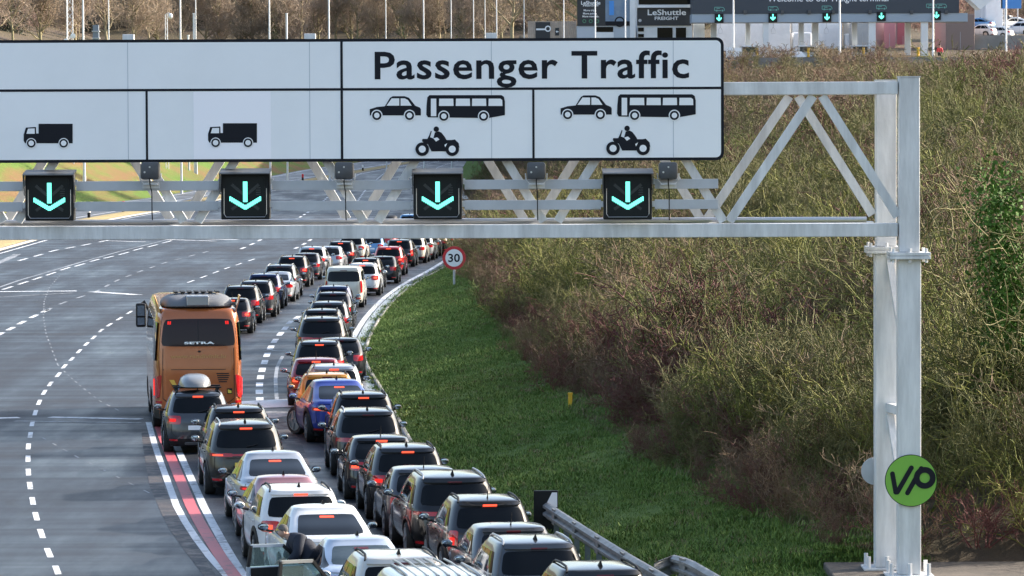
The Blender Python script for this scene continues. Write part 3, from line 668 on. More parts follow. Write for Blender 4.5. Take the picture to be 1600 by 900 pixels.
def guardrail(P, lab, end=True):
    P = [np.array(p) for p in P]; t = empty('guardrail', tuple(P[0]), 0, lab, 'guardrail')
    rel = [p-P[0] for p in P]
    L = [0.0]
    for a, b in zip(rel, rel[1:]): L.append(L[-1]+float(np.linalg.norm(b-a)))
    prof = [(-.02, .42), (.0, .45), (.07, .50), (.07, .55), (.0, .59), (.0, .62), (.07, .66), (.07, .71), (.0, .76), (-.03, .77)]
    def at(s): return np.array([np.interp(s, L, [r[i] for r in rel]) for i in range(3)])
    n = int(L[-1]/.8)+2; q = np.linspace(0, L[-1], n); rows = []
    for s in q:
        p = at(s); d = at(min(s+.3, L[-1]))-at(max(s-.3, 0)); d /= np.linalg.norm(d[:2]); nrm = np.array((-d[1], d[0], 0))
        if nrm[0] > 0: nrm = -nrm
        rows.append([tuple(p+nrm*a+np.array((0, 0, z))) for a, z in prof]+[tuple(p+nrm*(a-.012)+np.array((0, 0, z))) for a, z in prof[::-1]])
    m = MB(); k = len(rows[0])
    m.add([v for r in rows for v in r], [(i*k+j, i*k+(j+1) % k, (i+1)*k+(j+1) % k, (i+1)*k+j) for i in range(n-1) for j in range(k)]+[tuple(range(k)), tuple((n-1)*k+j for j in range(k))])
    m.build('beam', M_gal, t)
    for s in np.arange(.9, L[-1], 1.6):
        p = at(s); m = MB(); m.box(p[0]+.05, p[0]+.16, p[1]-.05, p[1]+.05, p[2]-.4, p[2]+.70); m.build('post', M_post, t)
    for s in np.arange(1.6, L[-1], 3.2):
        p = at(s); d = at(min(s+.3, L[-1]))-at(max(s-.3, 0)); d /= np.linalg.norm(d)
        m = MB(); m.bar(p-d*.2+np.array((-.045, 0, .60)), p+d*.2+np.array((-.045, 0, .60)), .33, .03, (1, 0, 0)); m.build('splice_plate', M_gal, t)
    if end:
        p = at(0); m = MB(); m.box(p[0]-.26, p[0]+.26, p[1]+.02, p[1]+.10, p[2]+.05, p[2]+1.02, .02); m.build('end_plate', M_sigbox, t)
        m = MB(); m.add([(p[0]+.0, p[1]+.012, p[2]+.72), (p[0]+.24, p[1]+.012, p[2]+.66), (p[0]+.24, p[1]+.012, p[2]+.98), (p[0]+.13, p[1]+.012, p[2]+.98)], [(0, 1, 2, 3)]); m.build('reflector', M_sign2, t)
    return t
def gr_pts(pp, h):
    out = []
    for x, y in pp:
        for Y in np.arange(55, 120, .1):
            p = ony(x, y, Y)
            if p[2] <= max(float(ground_z(p[0], p[1])), .05)+h: break
        out.append((p[0], p[1], p[2]-h))
    return out
guardrail(gr_pts([(853, 785), (920, 828), (985, 868), (1045, 902), (1120, 945)], .77), 'weathered grey crash barrier starting at a black and white end plate')
guardrail(gr_pts([(1027, 876), (1046, 866), (1075, 873), (1115, 896), (1180, 935)], .77), 'short grey crash barrier closer to the gantry columns, end turned down', end=False)
# ------------------------------------------------------------------ vehicles
def paintm(name, col, metal=0.25, rough=0.32): return mat('car_paint_'+name, col, rough, metal=metal if max(col) > .06 else 0.0, spec=.3 if max(col) > .1 else .08, coat=.85, noise_amt=.12, nscale=1.5)
PAINT = {'white': paintm('white', (.60, .61, .62), 0, .4), 'silver': paintm('silver', (.42, .44, .46), .55), 'palesilver': paintm('palesilver', (.50, .56, .64), .5), 'grey': paintm('grey', (.055, .06, .068), .4),
         'dark': paintm('dark', (.014, .0155, .019), .3), 'black': paintm('black', (.007, .0075, .009), .1), 'brown': paintm('brown', (.016, .014, .013), .3), 'olive': paintm('olive', (.022, .021, .018), .4),
         'blue': paintm('blue', (.022, .045, .26), .3), 'navy': paintm('navy', (.012, .022, .075), .3), 'ltblue': paintm('ltblue', (.12, .28, .50), .3), 'red': paintm('red', (.45, .018, .025), .1),
         'darkred': paintm('darkred', (.20, .016, .03), .2), 'pink': paintm('pink', (.34, .16, .17), .4), 'cream': paintm('cream', (.58, .55, .47), .1), 'yellow': paintm('yellow', (.50, .23, .02), 0), 'copper': paintm('copper', (.38, .112, .032), .3, .32), 'beige': paintm('beige', (.48, .46, .42), .3)}
M_glass = mat('tinted_glass', (.003, .004, .005), .05, spec=.20)
M_clearglass = mat('clear_glass', (.03, .045, .05), .04, spec=.6)
M_plastic = mat('black_plastic', (.008, .008, .009), .6, spec=.3)
M_rubber = mat('tyre_rubber', (.012, .012, .012), .8, noise_amt=.3, nscale=6)
M_alloy = mat('alloy_wheel', (.32, .33, .34), .35, metal=.7)
M_chrome = mat('chrome', (.62, .63, .65), .18, metal=.9)
M_mirrorglass = mat('mirror_glass', (.36, .42, .50), .08, metal=1.0)
M_tailoff = mat('tail_lamp_unlit', (.36, .010, .014), .15, coat=.5)
M_tailon = mat('tail_lamp_lit', (.45, .01, .012), .4, spec=.1, emit=(1.0, .03, .02), estr=.30)
M_brakeon = mat('brake_lamp_lit', (.6, .03, .02), .4, spec=.1, emit=(1.0, .10, .045), estr=.62)
M_brakeoff = mat('brake_lamp_unlit', (.09, .008, .01), .25)
M_plate = mat('yellow_plate', (.70, .52, .06), .4); M_plate2 = mat('white_plate', (.72, .73, .74), .4)
M_seam = mat('panel_gap', (.006, .006, .006), .8)
M_amber = mat('amber_lamp', (.6, .2, .02), .3, emit=(1.0, .45, .06), estr=.9)

REAR = {'suv': [(.22,.16),(.34,.03),(.55,0),(.8,.02),(.98,.06),(1.07,.12),(1.3,.27),(1.5,.42),(1.59,.46)],
        'hatch': [(.22,.14),(.34,.03),(.55,0),(.8,.04),(.98,.09),(1.07,.15),(1.3,.36),(1.5,.60),(1.59,.66)],
        'coupe': [(.22,.18),(.34,.04),(.55,0),(.85,.0),(1.06,.04),(1.12,.09),(1.16,.28),(1.3,.66),(1.5,1.30),(1.59,1.48)],
        'saloon': [(.22,.16),(.34,.03),(.55,0),(.9,.02),(1.06,.05),(1.12,.14),(1.15,.48),(1.3,.82),(1.5,1.28),(1.59,1.42)],
        'van': [(.20,.14),(.32,.02),(.5,0),(.8,.005),(.95,.02),(1.07,.045),(1.3,.10),(1.5,.155),(1.59,.19)]}
FRONT = {'suv': [(.22,.2),(.35,.05),(.55,0),(.75,.04),(.88,.16),(.95,.45),(1.0,.9),(1.06,1.2),(1.3,1.55),(1.5,1.9),(1.59,2.1)],
         'van': [(.2,.2),(.33,.04),(.5,0),(.68,.05),(.8,.2),(.9,.55),(.96,.85),(1.02,1.0),(1.3,1.4),(1.5,1.72),(1.59,1.9)]}
FRONT['hatch'] = FRONT['coupe'] = FRONT['saloon'] = FRONT['suv']
WID = {'suv': [(.22,.86),(.35,.95),(.6,1.0),(.85,.985),(1.0,.965),(1.07,.94),(1.3,.86),(1.5,.775),(1.59,.72)],
       'coupe': [(.22,.86),(.35,.95),(.6,1.0),(.85,.995),(1.0,.97),(1.1,.92),(1.3,.80),(1.5,.69),(1.59,.63)],
       'van': [(.2,.92),(.33,.97),(.55,1.0),(.85,.995),(1.0,.98),(1.07,.965),(1.3,.92),(1.5,.86),(1.59,.80)]}
WID['hatch'] = WID['suv']; WID['saloon'] = WID['coupe']
class Shell:
    def __init__(s, style, L, W, H, n=5.0):
        s.a = L/2; s.W = W; s.H = H; s.n = n; k = H/1.66; s.k = k; s.style = style
        s.zr = [z*k for z, _ in REAR[style]]; s.rr = [-s.a+r for _, r in REAR[style]]
        s.zf = [z*k for z, _ in FRONT[style]]; s.ff = [s.a-f for _, f in FRONT[style]]
        s.zw = [z*k for z, _ in WID[style]]; s.ww = [f*W/2 for _, f in WID[style]]
        s.He = 1.59*k; s.z0 = s.zr[0]
    def wly(s, z):
        z = np.asarray(z, float); zc = np.clip(z, s.z0, s.He)
        w = pchip(s.zw, s.ww, zc); r = pchip(s.zr, s.rr, zc); f = pchip(s.zf, s.ff, zc)
        q = np.clip((z-s.He)/(s.H-s.He), 0, 1); kk = np.sqrt(np.clip(1-q*q, 0, 1))
        yc = (r+f)/2; L = (f-r)/2
        return w*kk, L*kk, yc
    def th(s, t, z):
        w, L, yc = s.wly(z); c, si = np.cos(t), np.sin(t); p = 2/s.n
        return np.stack([w*np.sign(c)*np.abs(c)**p, yc+L*np.sign(si)*np.abs(si)**p, np.broadcast_to(z, np.broadcast(w, c).shape)], -1)
    def pt(s, mode, a, z):
        a = np.asarray(a, float); z = np.asarray(z, float); w, L, yc = s.wly(z)
        if mode == 'th': return s.th(np.radians(a), z)
        if mode in ('rear', 'front'):
            sg = -1 if mode == 'rear' else 1
            return np.stack([w*a, yc+sg*L*np.clip(1-np.abs(a)**s.n, 0, 1)**(1/s.n), z+0*a], -1)
        sg = -1 if mode == 'left' else 1
        yn = np.clip((a-yc)/L, -1, 1)
        return np.stack([sg*w*np.clip(1-np.abs(yn)**s.n, 0, 1)**(1/s.n), a+0*z, z+0*a], -1)
    def off(s, mode, a, z, d):
        e = 1e-3; P = s.pt(mode, a, z)
        A = s.pt(mode, np.asarray(a)+e*(20 if mode == 'th' else 1), z)-s.pt(mode, np.asarray(a)-e*(20 if mode == 'th' else 1), z); B = s.pt(mode, a, np.asarray(z)+e)-s.pt(mode, a, np.asarray(z)-e)
        N = np.cross(A, B); N /= np.linalg.norm(N, axis=-1, keepdims=True)+1e-12
        C = P.copy(); C[..., 2] = 0; C[..., 1] -= s.wly(z)[2]
        sg = np.sign((N*C).sum(-1, keepdims=True)); sg[sg == 0] = 1
        return P+N*sg*d
    def patch(s, mb, mode, quad, d=.006, nu=10, nv=6, rnd=.05):
        """quad: four (a, z) corners, bottom start, bottom end, top end, top start"""
        u, v = np.meshgrid(np.linspace(-1, 1, nu+1), np.linspace(-1, 1, nv+1))
        uu = u*(1-rnd*v**6); vv = v*(1-rnd*1.6*u**6)
        U = (uu+1)/2; V = (vv+1)/2; q = np.array(quad, float)
        G = ((1-U)*(1-V))[..., None]*q[0]+(U*(1-V))[..., None]*q[1]+(U*V)[..., None]*q[2]+((1-U)*V)[..., None]*q[3]
        P = s.off(mode, G[..., 0], G[..., 1], d); Bk = s.off(mode, G[..., 0], G[..., 1], -.012)
        nr, nc = P.shape[:2]; vs = P.reshape(-1, 3).tolist(); fs = [(i*nc+j, i*nc+j+1, (i+1)*nc+j+1, (i+1)*nc+j) for i in range(nr-1) for j in range(nc-1)]
        rim = [(0, j) for j in range(nc)]+[(i, nc-1) for i in range(1, nr)]+[(nr-1, j) for j in range(nc-2, -1, -1)]+[(i, 0) for i in range(nr-2, 0, -1)]
        b0 = len(vs); vs += [Bk[i, j].tolist() for i, j in rim]; n = len(rim)
        fs += [(rim[k][0]*nc+rim[k][1], b0+k, b0+(k+1) % n, rim[(k+1) % n][0]*nc+rim[(k+1) % n][1]) for k in range(n)]
        mb.add(vs, fs)
    def line(s, mb, mode, pts, wd=.012, d=.003):
        """thin dark shut line along (a, z) points"""
        for (a0, z0), (a1, z1) in zip(pts, pts[1:]):
            n = 8; A = np.linspace(a0, a1, n); Z = np.linspace(z0, z1, n); P = s.off(mode, A, Z, d)
            T = np.gradient(P, axis=0); Nn = s.off(mode, A, Z, d+.01)-P; S_ = np.cross(T, Nn); S_ /= np.linalg.norm(S_, axis=-1, keepdims=True)+1e-9
            vs = (P+S_*wd/2).tolist()+(P-S_*wd/2).tolist(); mb.add(vs, [(i, i+1, n+i+1, n+i) for i in range(n-1)])
    def body(s, name, m, parent, wheels, R_a, nz_=36):
        q1 = [np.arcsin(min(1, abs(y)**(s.n/2))) for y in (0, .1, .2, .3, .4, .48, .56, .64, .7, .76, .81, .85)]
        q2 = [np.arccos(min(1, abs(x)**(s.n/2))) for x in (.88, .85, .8, .72, .62, .5, .36, .2, 0)]
        q = q1+q2; ths = q+[math.pi-t for t in q[::-1][1:]]; ths = ths+[math.pi+t for t in ths[1:-1]]
        ths = np.array(ths); N = len(ths)
        zs = np.concatenate([np.linspace(s.z0, s.He, nz_), s.He+(s.H-s.He)*np.sin(np.linspace(0, math.pi/2, 8))[1:]])
        zs[-1] = s.H-1e-5
        G = np.array([s.th(ths, np.full(N, z)) for z in zs]); vs = G.reshape(-1, 3).tolist(); fs = []
        for i in range(len(zs)-1):
            for k in range(N):
                f = (i*N+k, i*N+(k+1) % N, (i+1)*N+(k+1) % N, (i+1)*N+k)
                c = np.mean([vs[j] for j in f], 0)
                if abs(c[0]) > .6*s.W/2 and any((c[1]-wy)**2+(c[2]-wz)**2 < R_a**2 for wy, wz in wheels): continue
                fs.append(f)
        mb = MB(); mb.add(vs, fs); return mb.build(name, m, parent, smooth=50, recalc=False)
    def arch(s, mb, side, wy, wz, r0, r1, d=.014):
        ph = np.radians(np.linspace(-14, 194, 22)); vs = []; n = len(ph)
        for r in (r0, r1):
            for dd in (d, -.03):
                y = wy+r*np.cos(ph); z = np.maximum(wz+r*np.sin(ph), s.z0); vs.append(s.off(side, y, z, dd))
        V = np.concatenate([vs[0], vs[2], vs[3], vs[1]]); fs = []
        for j in range(4):
            for k in range(n-1): fs.append((j*n+k, j*n+k+1, ((j+1) % 4)*n+k+1, ((j+1) % 4)*n+k))
        mb.add(V.tolist(), fs)
def wheel(parent, x, y, r, sd, wid=.225, turn=0.0):
    m = MB(); cx = 0
    m.lathe([(r*.70, -.05*1), (r*.66, 0), (r*.22, .015), (0, .02)], 20, 'x')
    for k in range(5):
        a = 2*math.pi*k/5; p = (.012, math.cos(a)*r*.15, math.sin(a)*r*.15); q = (.004, math.cos(a)*r*.66, math.sin(a)*r*.66); m.bar((p[0]+.02, p[1], p[2]), (q[0]+.02, q[1], q[2]), .07, .03, (1, 0, 0))
    m.lathe([(r*.66, -.04), (r*.72, .02), (r*.72, .03), (r*.66, .028)], 20, 'x')
    if sd < 0: m.v = [(-a, b, c) for a, b, c in m.v]
    o = m.build('wheel', M_alloy, parent, 40); o.location = (x, y, r); o.rotation_euler = (0, 0, turn)
    m = MB(); m.lathe([(r*.70, .0), (r*.74, .028), (r*.94, .030), (r, .0), (r, -wid+.03), (r*.94, -wid), (r*.6, -wid), (0, -wid+.02)], 28, 'x')
    m.lathe([(r*.68, -.03), (0, -.035)], 20, 'x')
    if sd < 0: m.v = [(-a, b, c) for a, b, c in m.v]
    m.build('tyre', M_rubber, o, 40)
    return o
LAMPS = {'wrap': ((-79, -42), (.80, 1.03)), 'tall': ((-62, -38), (.66, 1.06)), 'vtall': ((-58, -40), (.60, 1.08)), 'slim': ((-80, -42), (.88, .99)), 'bar': ((-86, -40), (.90, .985)), 'box': ((-70, -46), (.78, .98))}
def make_car(name, style, L, W, H, lamp='wrap', rails=True, cladding=True, plate='yellow', r=.35, antenna='fin', rearwin=None, steer=0.0, glass=None, wiper=True):
    L *= .93
    S = Shell(style, L, W, H, 7.0 if style == 'van' else 5.0); a = S.a; k = S.k; t = empty(name)
    gl = glass or M_glass
    ya, yf = -a+.86, a-.90; wz = r+.02; wh = [(ya, wz), (yf, wz)]; Ra = r+.075
    S.body('body', PAINT['grey'], t, wh, Ra)
    m = MB(); m.box(-W*.40, W*.40, -a+.30, a-.45, .20, .72*k); m.build('underbody', M_plastic, t)
    for sd, nm in ((-1, 'left'), (1, 'right')):
        for (wy, _) in wh:
            m = MB(); S.arch(m, nm, wy, wz, Ra-.02, Ra+(.085 if cladding else .045)); m.build('wheel_arch', M_plastic if cladding else PAINT['grey'], t, 40)
            wheel(t, sd*(W/2-.035), wy, r, sd, turn=steer if wy > 0 else 0)
    # glass
    cp = style in ('coupe', 'saloon')
    zt = (1.485 if not cp else 1.50)*k; zb = (1.10 if not cp else 1.19)*k
    rw = rearwin or ((.80, .82) if not cp else (.78, .80))
    if style == 'van': zb, zt, rw = 1.05*k, 1.46*k, (.84, .84)
    m = MB(); S.patch(m, 'rear', [(-rw[0], zb), (rw[0], zb), (rw[1], zt), (-rw[1], zt)], .007, 14, 8, .05); win = m.build('rear_window', gl, t, 40)
    if wiper and not cp:
        m = MB(); P = S.off('rear', np.array([.0, .12, .30]), np.array([zb+.02, zb+.03, zb+.075]), .03); m.tube(P.tolist(), .011, 5); m.build('wiper', M_plastic, win)
    m = MB(); S.patch(m, 'front', [(-.86, 1.08*k), (.86, 1.08*k), (.80, 1.50*k), (-.80, 1.50*k)], .006, 12, 6, .04); m.build('windscreen', gl, t, 40)
    r_b = float(S.pt('rear', 0, 1.12*k)[1]); r_t = float(S.pt('rear', 0, 1.48*k)[1]); f_b = float(S.pt('front', 0, 1.10*k)[1]); f_t = float(S.pt('front', 0, 1.46*k)[1])
    B = (r_b+.34, r_t+.36 if not cp else r_t+.20); Fq = (f_b-.30, f_t-.22)
    if style == 'van': B = (r_b+.22, r_t+.2); Fq = (f_b-.2, f_t-.12)
    lo, hi = 1.105*k, 1.455*k
    cuts = (.0, .18, .54, 1.0) if not cp else (0, .12, .52, 1.0)
    for nm in ('left', 'right'):
        for c0, c1 in zip(cuts, cuts[1:]):
            g = .035; b0 = B[0]+(Fq[0]-B[0])*c0; b1 = B[0]+(Fq[0]-B[0])*c1-g; t0 = B[1]+(Fq[1]-B[1])*c0; t1 = B[1]+(Fq[1]-B[1])*c1-g
            m = MB(); S.patch(m, nm, [(b0, lo), (b1, lo), (t1, hi), (t0, hi)], .006, 6, 5, .03); m.build('side_window', gl, t, 40)
        m = MB(); S.line(m, nm, [(B[0]-.03, lo-.012), (Fq[0]+.02, lo-.012)], .022, .008); m.build('window_trim', M_chrome if rails else M_plastic, t)
    # lamps, badge, plate, bumper
    (t0, t1), (z0, z1) = LAMPS[lamp]
    for sg in (1, -1):
        q = [(t0, z0*k), (t1, z0*k+.02), (t1, z1*k), (t0, z1*k)]
        if sg < 0: q = [(-180-b, z) for b, z in q]
        m = MB(); S.patch(m, 'th', q, .012, 10, 5, .06); lampo = m.build('tail_lamp', M_tailoff, t, 40)
        q2 = [(t0+(t1-t0)*.25, z0*k+(z1-z0)*k*.30), (t0+(t1-t0)*.78, z0*k+(z1-z0)*k*.30), (t0+(t1-t0)*.78, z0*k+(z1-z0)*k*.68), (t0+(t1-t0)*.25, z0*k+(z1-z0)*k*.68)]
        if sg < 0: q2 = [(-180-b, z) for b, z in q2]
        m = MB(); S.patch(m, 'th', q2, .016, 6, 3, .05); m.build('lamp_cell', M_tailoff, lampo)
        qx = [(.62*sg, .36*k), (.86*sg, .36*k), (.86*sg, .41*k), (.62*sg, .41*k)]
        m = MB(); S.patch(m, 'rear', qx, .018, 4, 2); m.build('reflector', M_tailoff, t)
        hl = [(56, .70*k), (40, .72*k), (40, .86*k), (58, .83*k)]
        if sg < 0: hl = [(180-b, z) for b, z in hl]
        m = MB(); S.patch(m, 'th', hl, .01, 6, 4); m.build('headlamp', M_chrome, t)
    if lamp == 'bar':
        m = MB(); S.patch(m, 'rear', [(-.55, .92*k), (.55, .92*k), (.55, .965*k), (-.55, .965*k)], .010, 12, 2); m.build('tail_lamp', M_tailoff, t)
    m = MB(); S.patch(m, 'rear', [(-.985, .225*k), (.985, .225*k), (.985, .42*k if cladding else .33*k), (-.985, .42*k if cladding else .33*k)], .012, 20, 3, .0); m.build('rear_bumper', M_plastic, t, 40)
    m = MB(); S.patch(m, 'rear', [(-.45, .26*k), (.45, .26*k), (.42, .33*k), (-.42, .33*k)], .022, 8, 2); m.build('skid_plate', M_alloy, t, 40)
    m = MB(); S.patch(m, 'rear', [(-.30, .655*k), (.30, .655*k), (.30, .775*k), (-.30, .775*k)], .012, 4, 2, .02); m.build('number_plate', M_plate if plate == 'yellow' else M_plate2, t)
    c = S.off('rear', np.array([0.0]), np.array([.90*k]), .012)[0]; m = MB(); m.disc(0, c[2], .05, c[1]-.012, c[1]+.02, 16); m.build('badge', M_chrome, t)
    m = MB(); S.line(m, 'rear', [(-.80, 1.04*k), (-.78, .60*k), (-.66, .47*k), (.66, .47*k), (.78, .60*k), (.80, 1.04*k)], .014)
    for nm in ('left', 'right'):
        for f in (.18, .55, .98): y = B[0]+(Fq[0]-B[0])*f; S.line(m, nm, [(y+.03, .36*k), (y, .7*k), (y-.01, 1.06*k)], .012)
        S.line(m, nm, [(B[0]+.1, .36*k), (Fq[0], .36*k)], .014)
    m.build('shut_line', M_seam, t, recalc=False)
    for nm in ('left', 'right'):
        for f in (.26, .62):
            y = B[0]+(Fq[0]-B[0])*f; m = MB(); S.patch(m, nm, [(y, .945*k), (y+.2, .945*k), (y+.2, .975*k), (y, .975*k)], .022, 3, 2); m.build('door_handle', PAINT['grey'], t)
    # spoiler lip, high brake lamp
    if not cp:
        m = MB(); S.patch(m, 'rear', [(-.84, zt+.025), (.84, zt+.025), (.80, S.He), (-.80, S.He)], .05, 14, 3, .03); m.build('spoiler', PAINT['grey'], t, 40)
        m = MB(); S.patch(m, 'rear', [(-.20, zt+.022), (.20, zt+.022), (.20, zt+.043), (-.20, zt+.043)], .056, 6, 2, .02); m.build('brake_lamp', M_brakeoff, t)
    else:
        m = MB(); S.patch(m, 'rear', [(-.20, zt-.055), (.20, zt-.055), (.20, zt-.028), (-.20, zt-.028)], .014, 6, 2, .02); m.build('brake_lamp', M_brakeoff, t)
        m = MB(); S.patch(m, 'rear', [(-.80, 1.075*k), (.80, 1.075*k), (.78, 1.125*k), (-.78, 1.125*k)], .03, 14, 2, .03); m.build('spoiler', PAINT['grey'], t, 40)
    if rails:
        for sg in (-1, 1):
            x = sg*.615*W/2; z = S.He+.30*(S.H-S.He); y0 = float(S.pt('rear', 0, S.He)[1])+.22; y1 = float(S.pt('front', 0, S.He)[1])-.12
            m = MB(); m.tube([(x*1.06, y0-.1, z-.035), (x*1.03, y0, z+.02), (x, y0+.15, z+.045), (x, (y0+y1)/2, z+.058), (x, y1-.15, z+.045), (x*1.02, y1, z), (x*1.02, y1+.06, z-.03)], .022, 7); m.build('roof_rail', M_alloy if rails == 'silver' else M_plastic, t, 40)
    y0 = float(S.pt('rear', 0, S.He)[1])+.30
    if antenna == 'fin':
        m = MB(); m.add([(-.035, y0, S.H-.02), (.035, y0, S.H-.02), (.03, y0+.17, S.H-.015), (-.03, y0+.17, S.H-.015), (-.006, y0+.01, S.H+.085), (.006, y0+.01, S.H+.085), (.004, y0+.05, S.H+.08), (-.004, y0+.05, S.H+.08)], [(0,1,5,4),(1,2,6,5),(2,3,7,6),(3,0,4,7),(4,5,6,7)]); m.build('antenna', M_plastic, t)
    elif antenna == 'rod':
        m = MB(); m.tube([(0, y0, S.H-.01), (0, y0-.03, S.H+.03), (0, y0-.16, S.H+.24)], [.018, .01, .005], 6); m.build('antenna', M_plastic, t)
    for sg in (-1, 1):
        ym = Fq[0]+.02; wmir = float(S.wly(1.08*k)[0]); xm = sg*(wmir+.17)
        m = MB(); m.ellipsoid((xm, ym+.03, 1.13*k), .112, .075, .076, 14, 8); m.v = [(x, max(y, ym-.03), z) for x, y, z in m.v]; mo = m.build('wing_mirror', M_plastic if sg > 0 or not rails else PAINT['grey'], t, 40)
        m = MB(); m.ellipsoid((xm, ym-.035, 1.13*k), .096, .006, .060, 14, 6); m.build('mirror_glass', M_mirrorglass, mo)
        m = MB(); m.tube([(xm-sg*.06, ym+.03, 1.07*k), (sg*(wmir-.04), ym+.05, 1.03*k)], .026, 6); m.build('mirror_arm', M_plastic, mo)
    t['shell'] = 0
    return t, S
KINDS = {}
def kind(key, *a, **k): KINDS[key] = make_car('car', *a, **k)
kind('suv', 'suv', 4.50, 1.86, 1.66, 'wrap')
kind('suvslim', 'suv', 4.62, 1.88, 1.67, 'slim', rails='silver')
kind('suvtall', 'suv', 4.45, 1.84, 1.65, 'tall', antenna='rod')
kind('bigsuv', 'suv', 4.95, 1.97, 1.74, 'bar', rails='silver', cladding=False, r=.38)
kind('hatch', 'hatch', 4.20, 1.79, 1.49, 'wrap', rails=False, cladding=False, r=.32, antenna='rod')
kind('hatch2', 'hatch', 4.35, 1.81, 1.56, 'box', rails=True, cladding=True, r=.34)
kind('coupe', 'coupe', 4.65, 1.92, 1.62, 'slim', rails=False, cladding=False, r=.37)
kind('saloon', 'saloon', 4.60, 1.82, 1.45, 'wrap', rails=False, cladding=False, r=.33)
kind('xcoupe', 'coupe', 4.93, 2.0, 1.69, 'slim', rails=False, cladding=True, r=.40, steer=R(28))
kind('van', 'van', 4.90, 1.90, 1.97, 'vtall', rails=False, cladding=False, r=.34, antenna='none')
kind('minivan', 'van', 4.70, 1.86, 1.82, 'vtall', rails='silver', cladding=True, r=.34, antenna='none')

# name, kind, paint, (x, y) of the rear edge of the roof in the photo, lit lamps, label
LQ = [  # the queue behind the coach, front of picture to back
 ('minivan','silver',(697,893),0,'silver van with a ribbed pale roof, lowest in the picture'),
 ('suv','beige',(628,886),0,'pale car with its front door open, half hidden by the ribbed roofed van'),
 ('saloon','palesilver',(562,864),0,'pale blue saloon with a man leaning at its open door'),
 ('coupe','white',(508,812),1,'white fastback with curved rear window just ahead of the open doored saloon'),
 ('suv','white',(470,781),1,'white SUV with shark fin aerial between a pink car and a white fastback'),
 ('saloon','pink',(445,756),0,'dusty pink saloon squeezed between a silver SUV and a white SUV'),
 ('coupe','silver',(428,722),1,'silver coupe SUV directly behind the big dark SUV with glowing light strip'),
 ('bigsuv','olive',(384,665),1,'big dark SUV with silver roof rails and light strip, ahead of the silver coupe SUV'),
 ('suv','brown',(373,640),1,'dark SUV tucked between the roof box car and the big dark SUV'),
 ('suv','grey',(309,616),1,'grey SUV carrying a silver roof box behind the orange coach'),
]
LQ2 = [
 ('hatch','dark',(362,468),1,'dark hatchback mostly hidden by the orange coach'),
 ('suv','dark',(376,449),0,'dark SUV level with the coach roof, first one fully clear of the coach'),
 ('suv','grey',(399,441),0,'dark grey SUV second ahead of the coach roof unit'),
 ('suv','navy',(412,430),0,'navy SUV between two greyer cars ahead of the coach'),
 ('saloon','silver',(434,425),0,'silver saloon showing beside the navy SUV'),
 ('suvslim','grey',(437,417),0,'grey SUV ahead of the silver saloon, fourth from the coach roof unit'),
 ('suv','dark',(456,402),1,'dark SUV with a red lamp ahead of the grey SUV'),
 ('hatch','grey',(478,397),0,'grey hatchback beside the bright silver SUV'),
 ('suv','silver',(487,387),1,'bright silver SUV nearest the gantry beam in the coach\'s queue'),
 ('hatch','silver',(514,385),0,'small silver hatchback beyond the bright silver SUV'),
 ('suv','dark',(532,380),1,'dark SUV with red lamps just under the gantry beam'),
 ('suv','cream',(549,370),0,'cream SUV cut by the lower gantry beam'),
 ('hatch','ltblue',(580,369),0,'sky blue hatchback just under the gantry beam'),
 ('hatch','red',(600,362),0,'bright red hatchback hidden mostly by the gantry beam'),
 ('hatch','dark',(612,347),0,'dark car with a roof box seen above the gantry beam'),
 ('suv','ltblue',(640,336),0,'light blue SUV seen beside a lane signal above the gantry beam'),
]
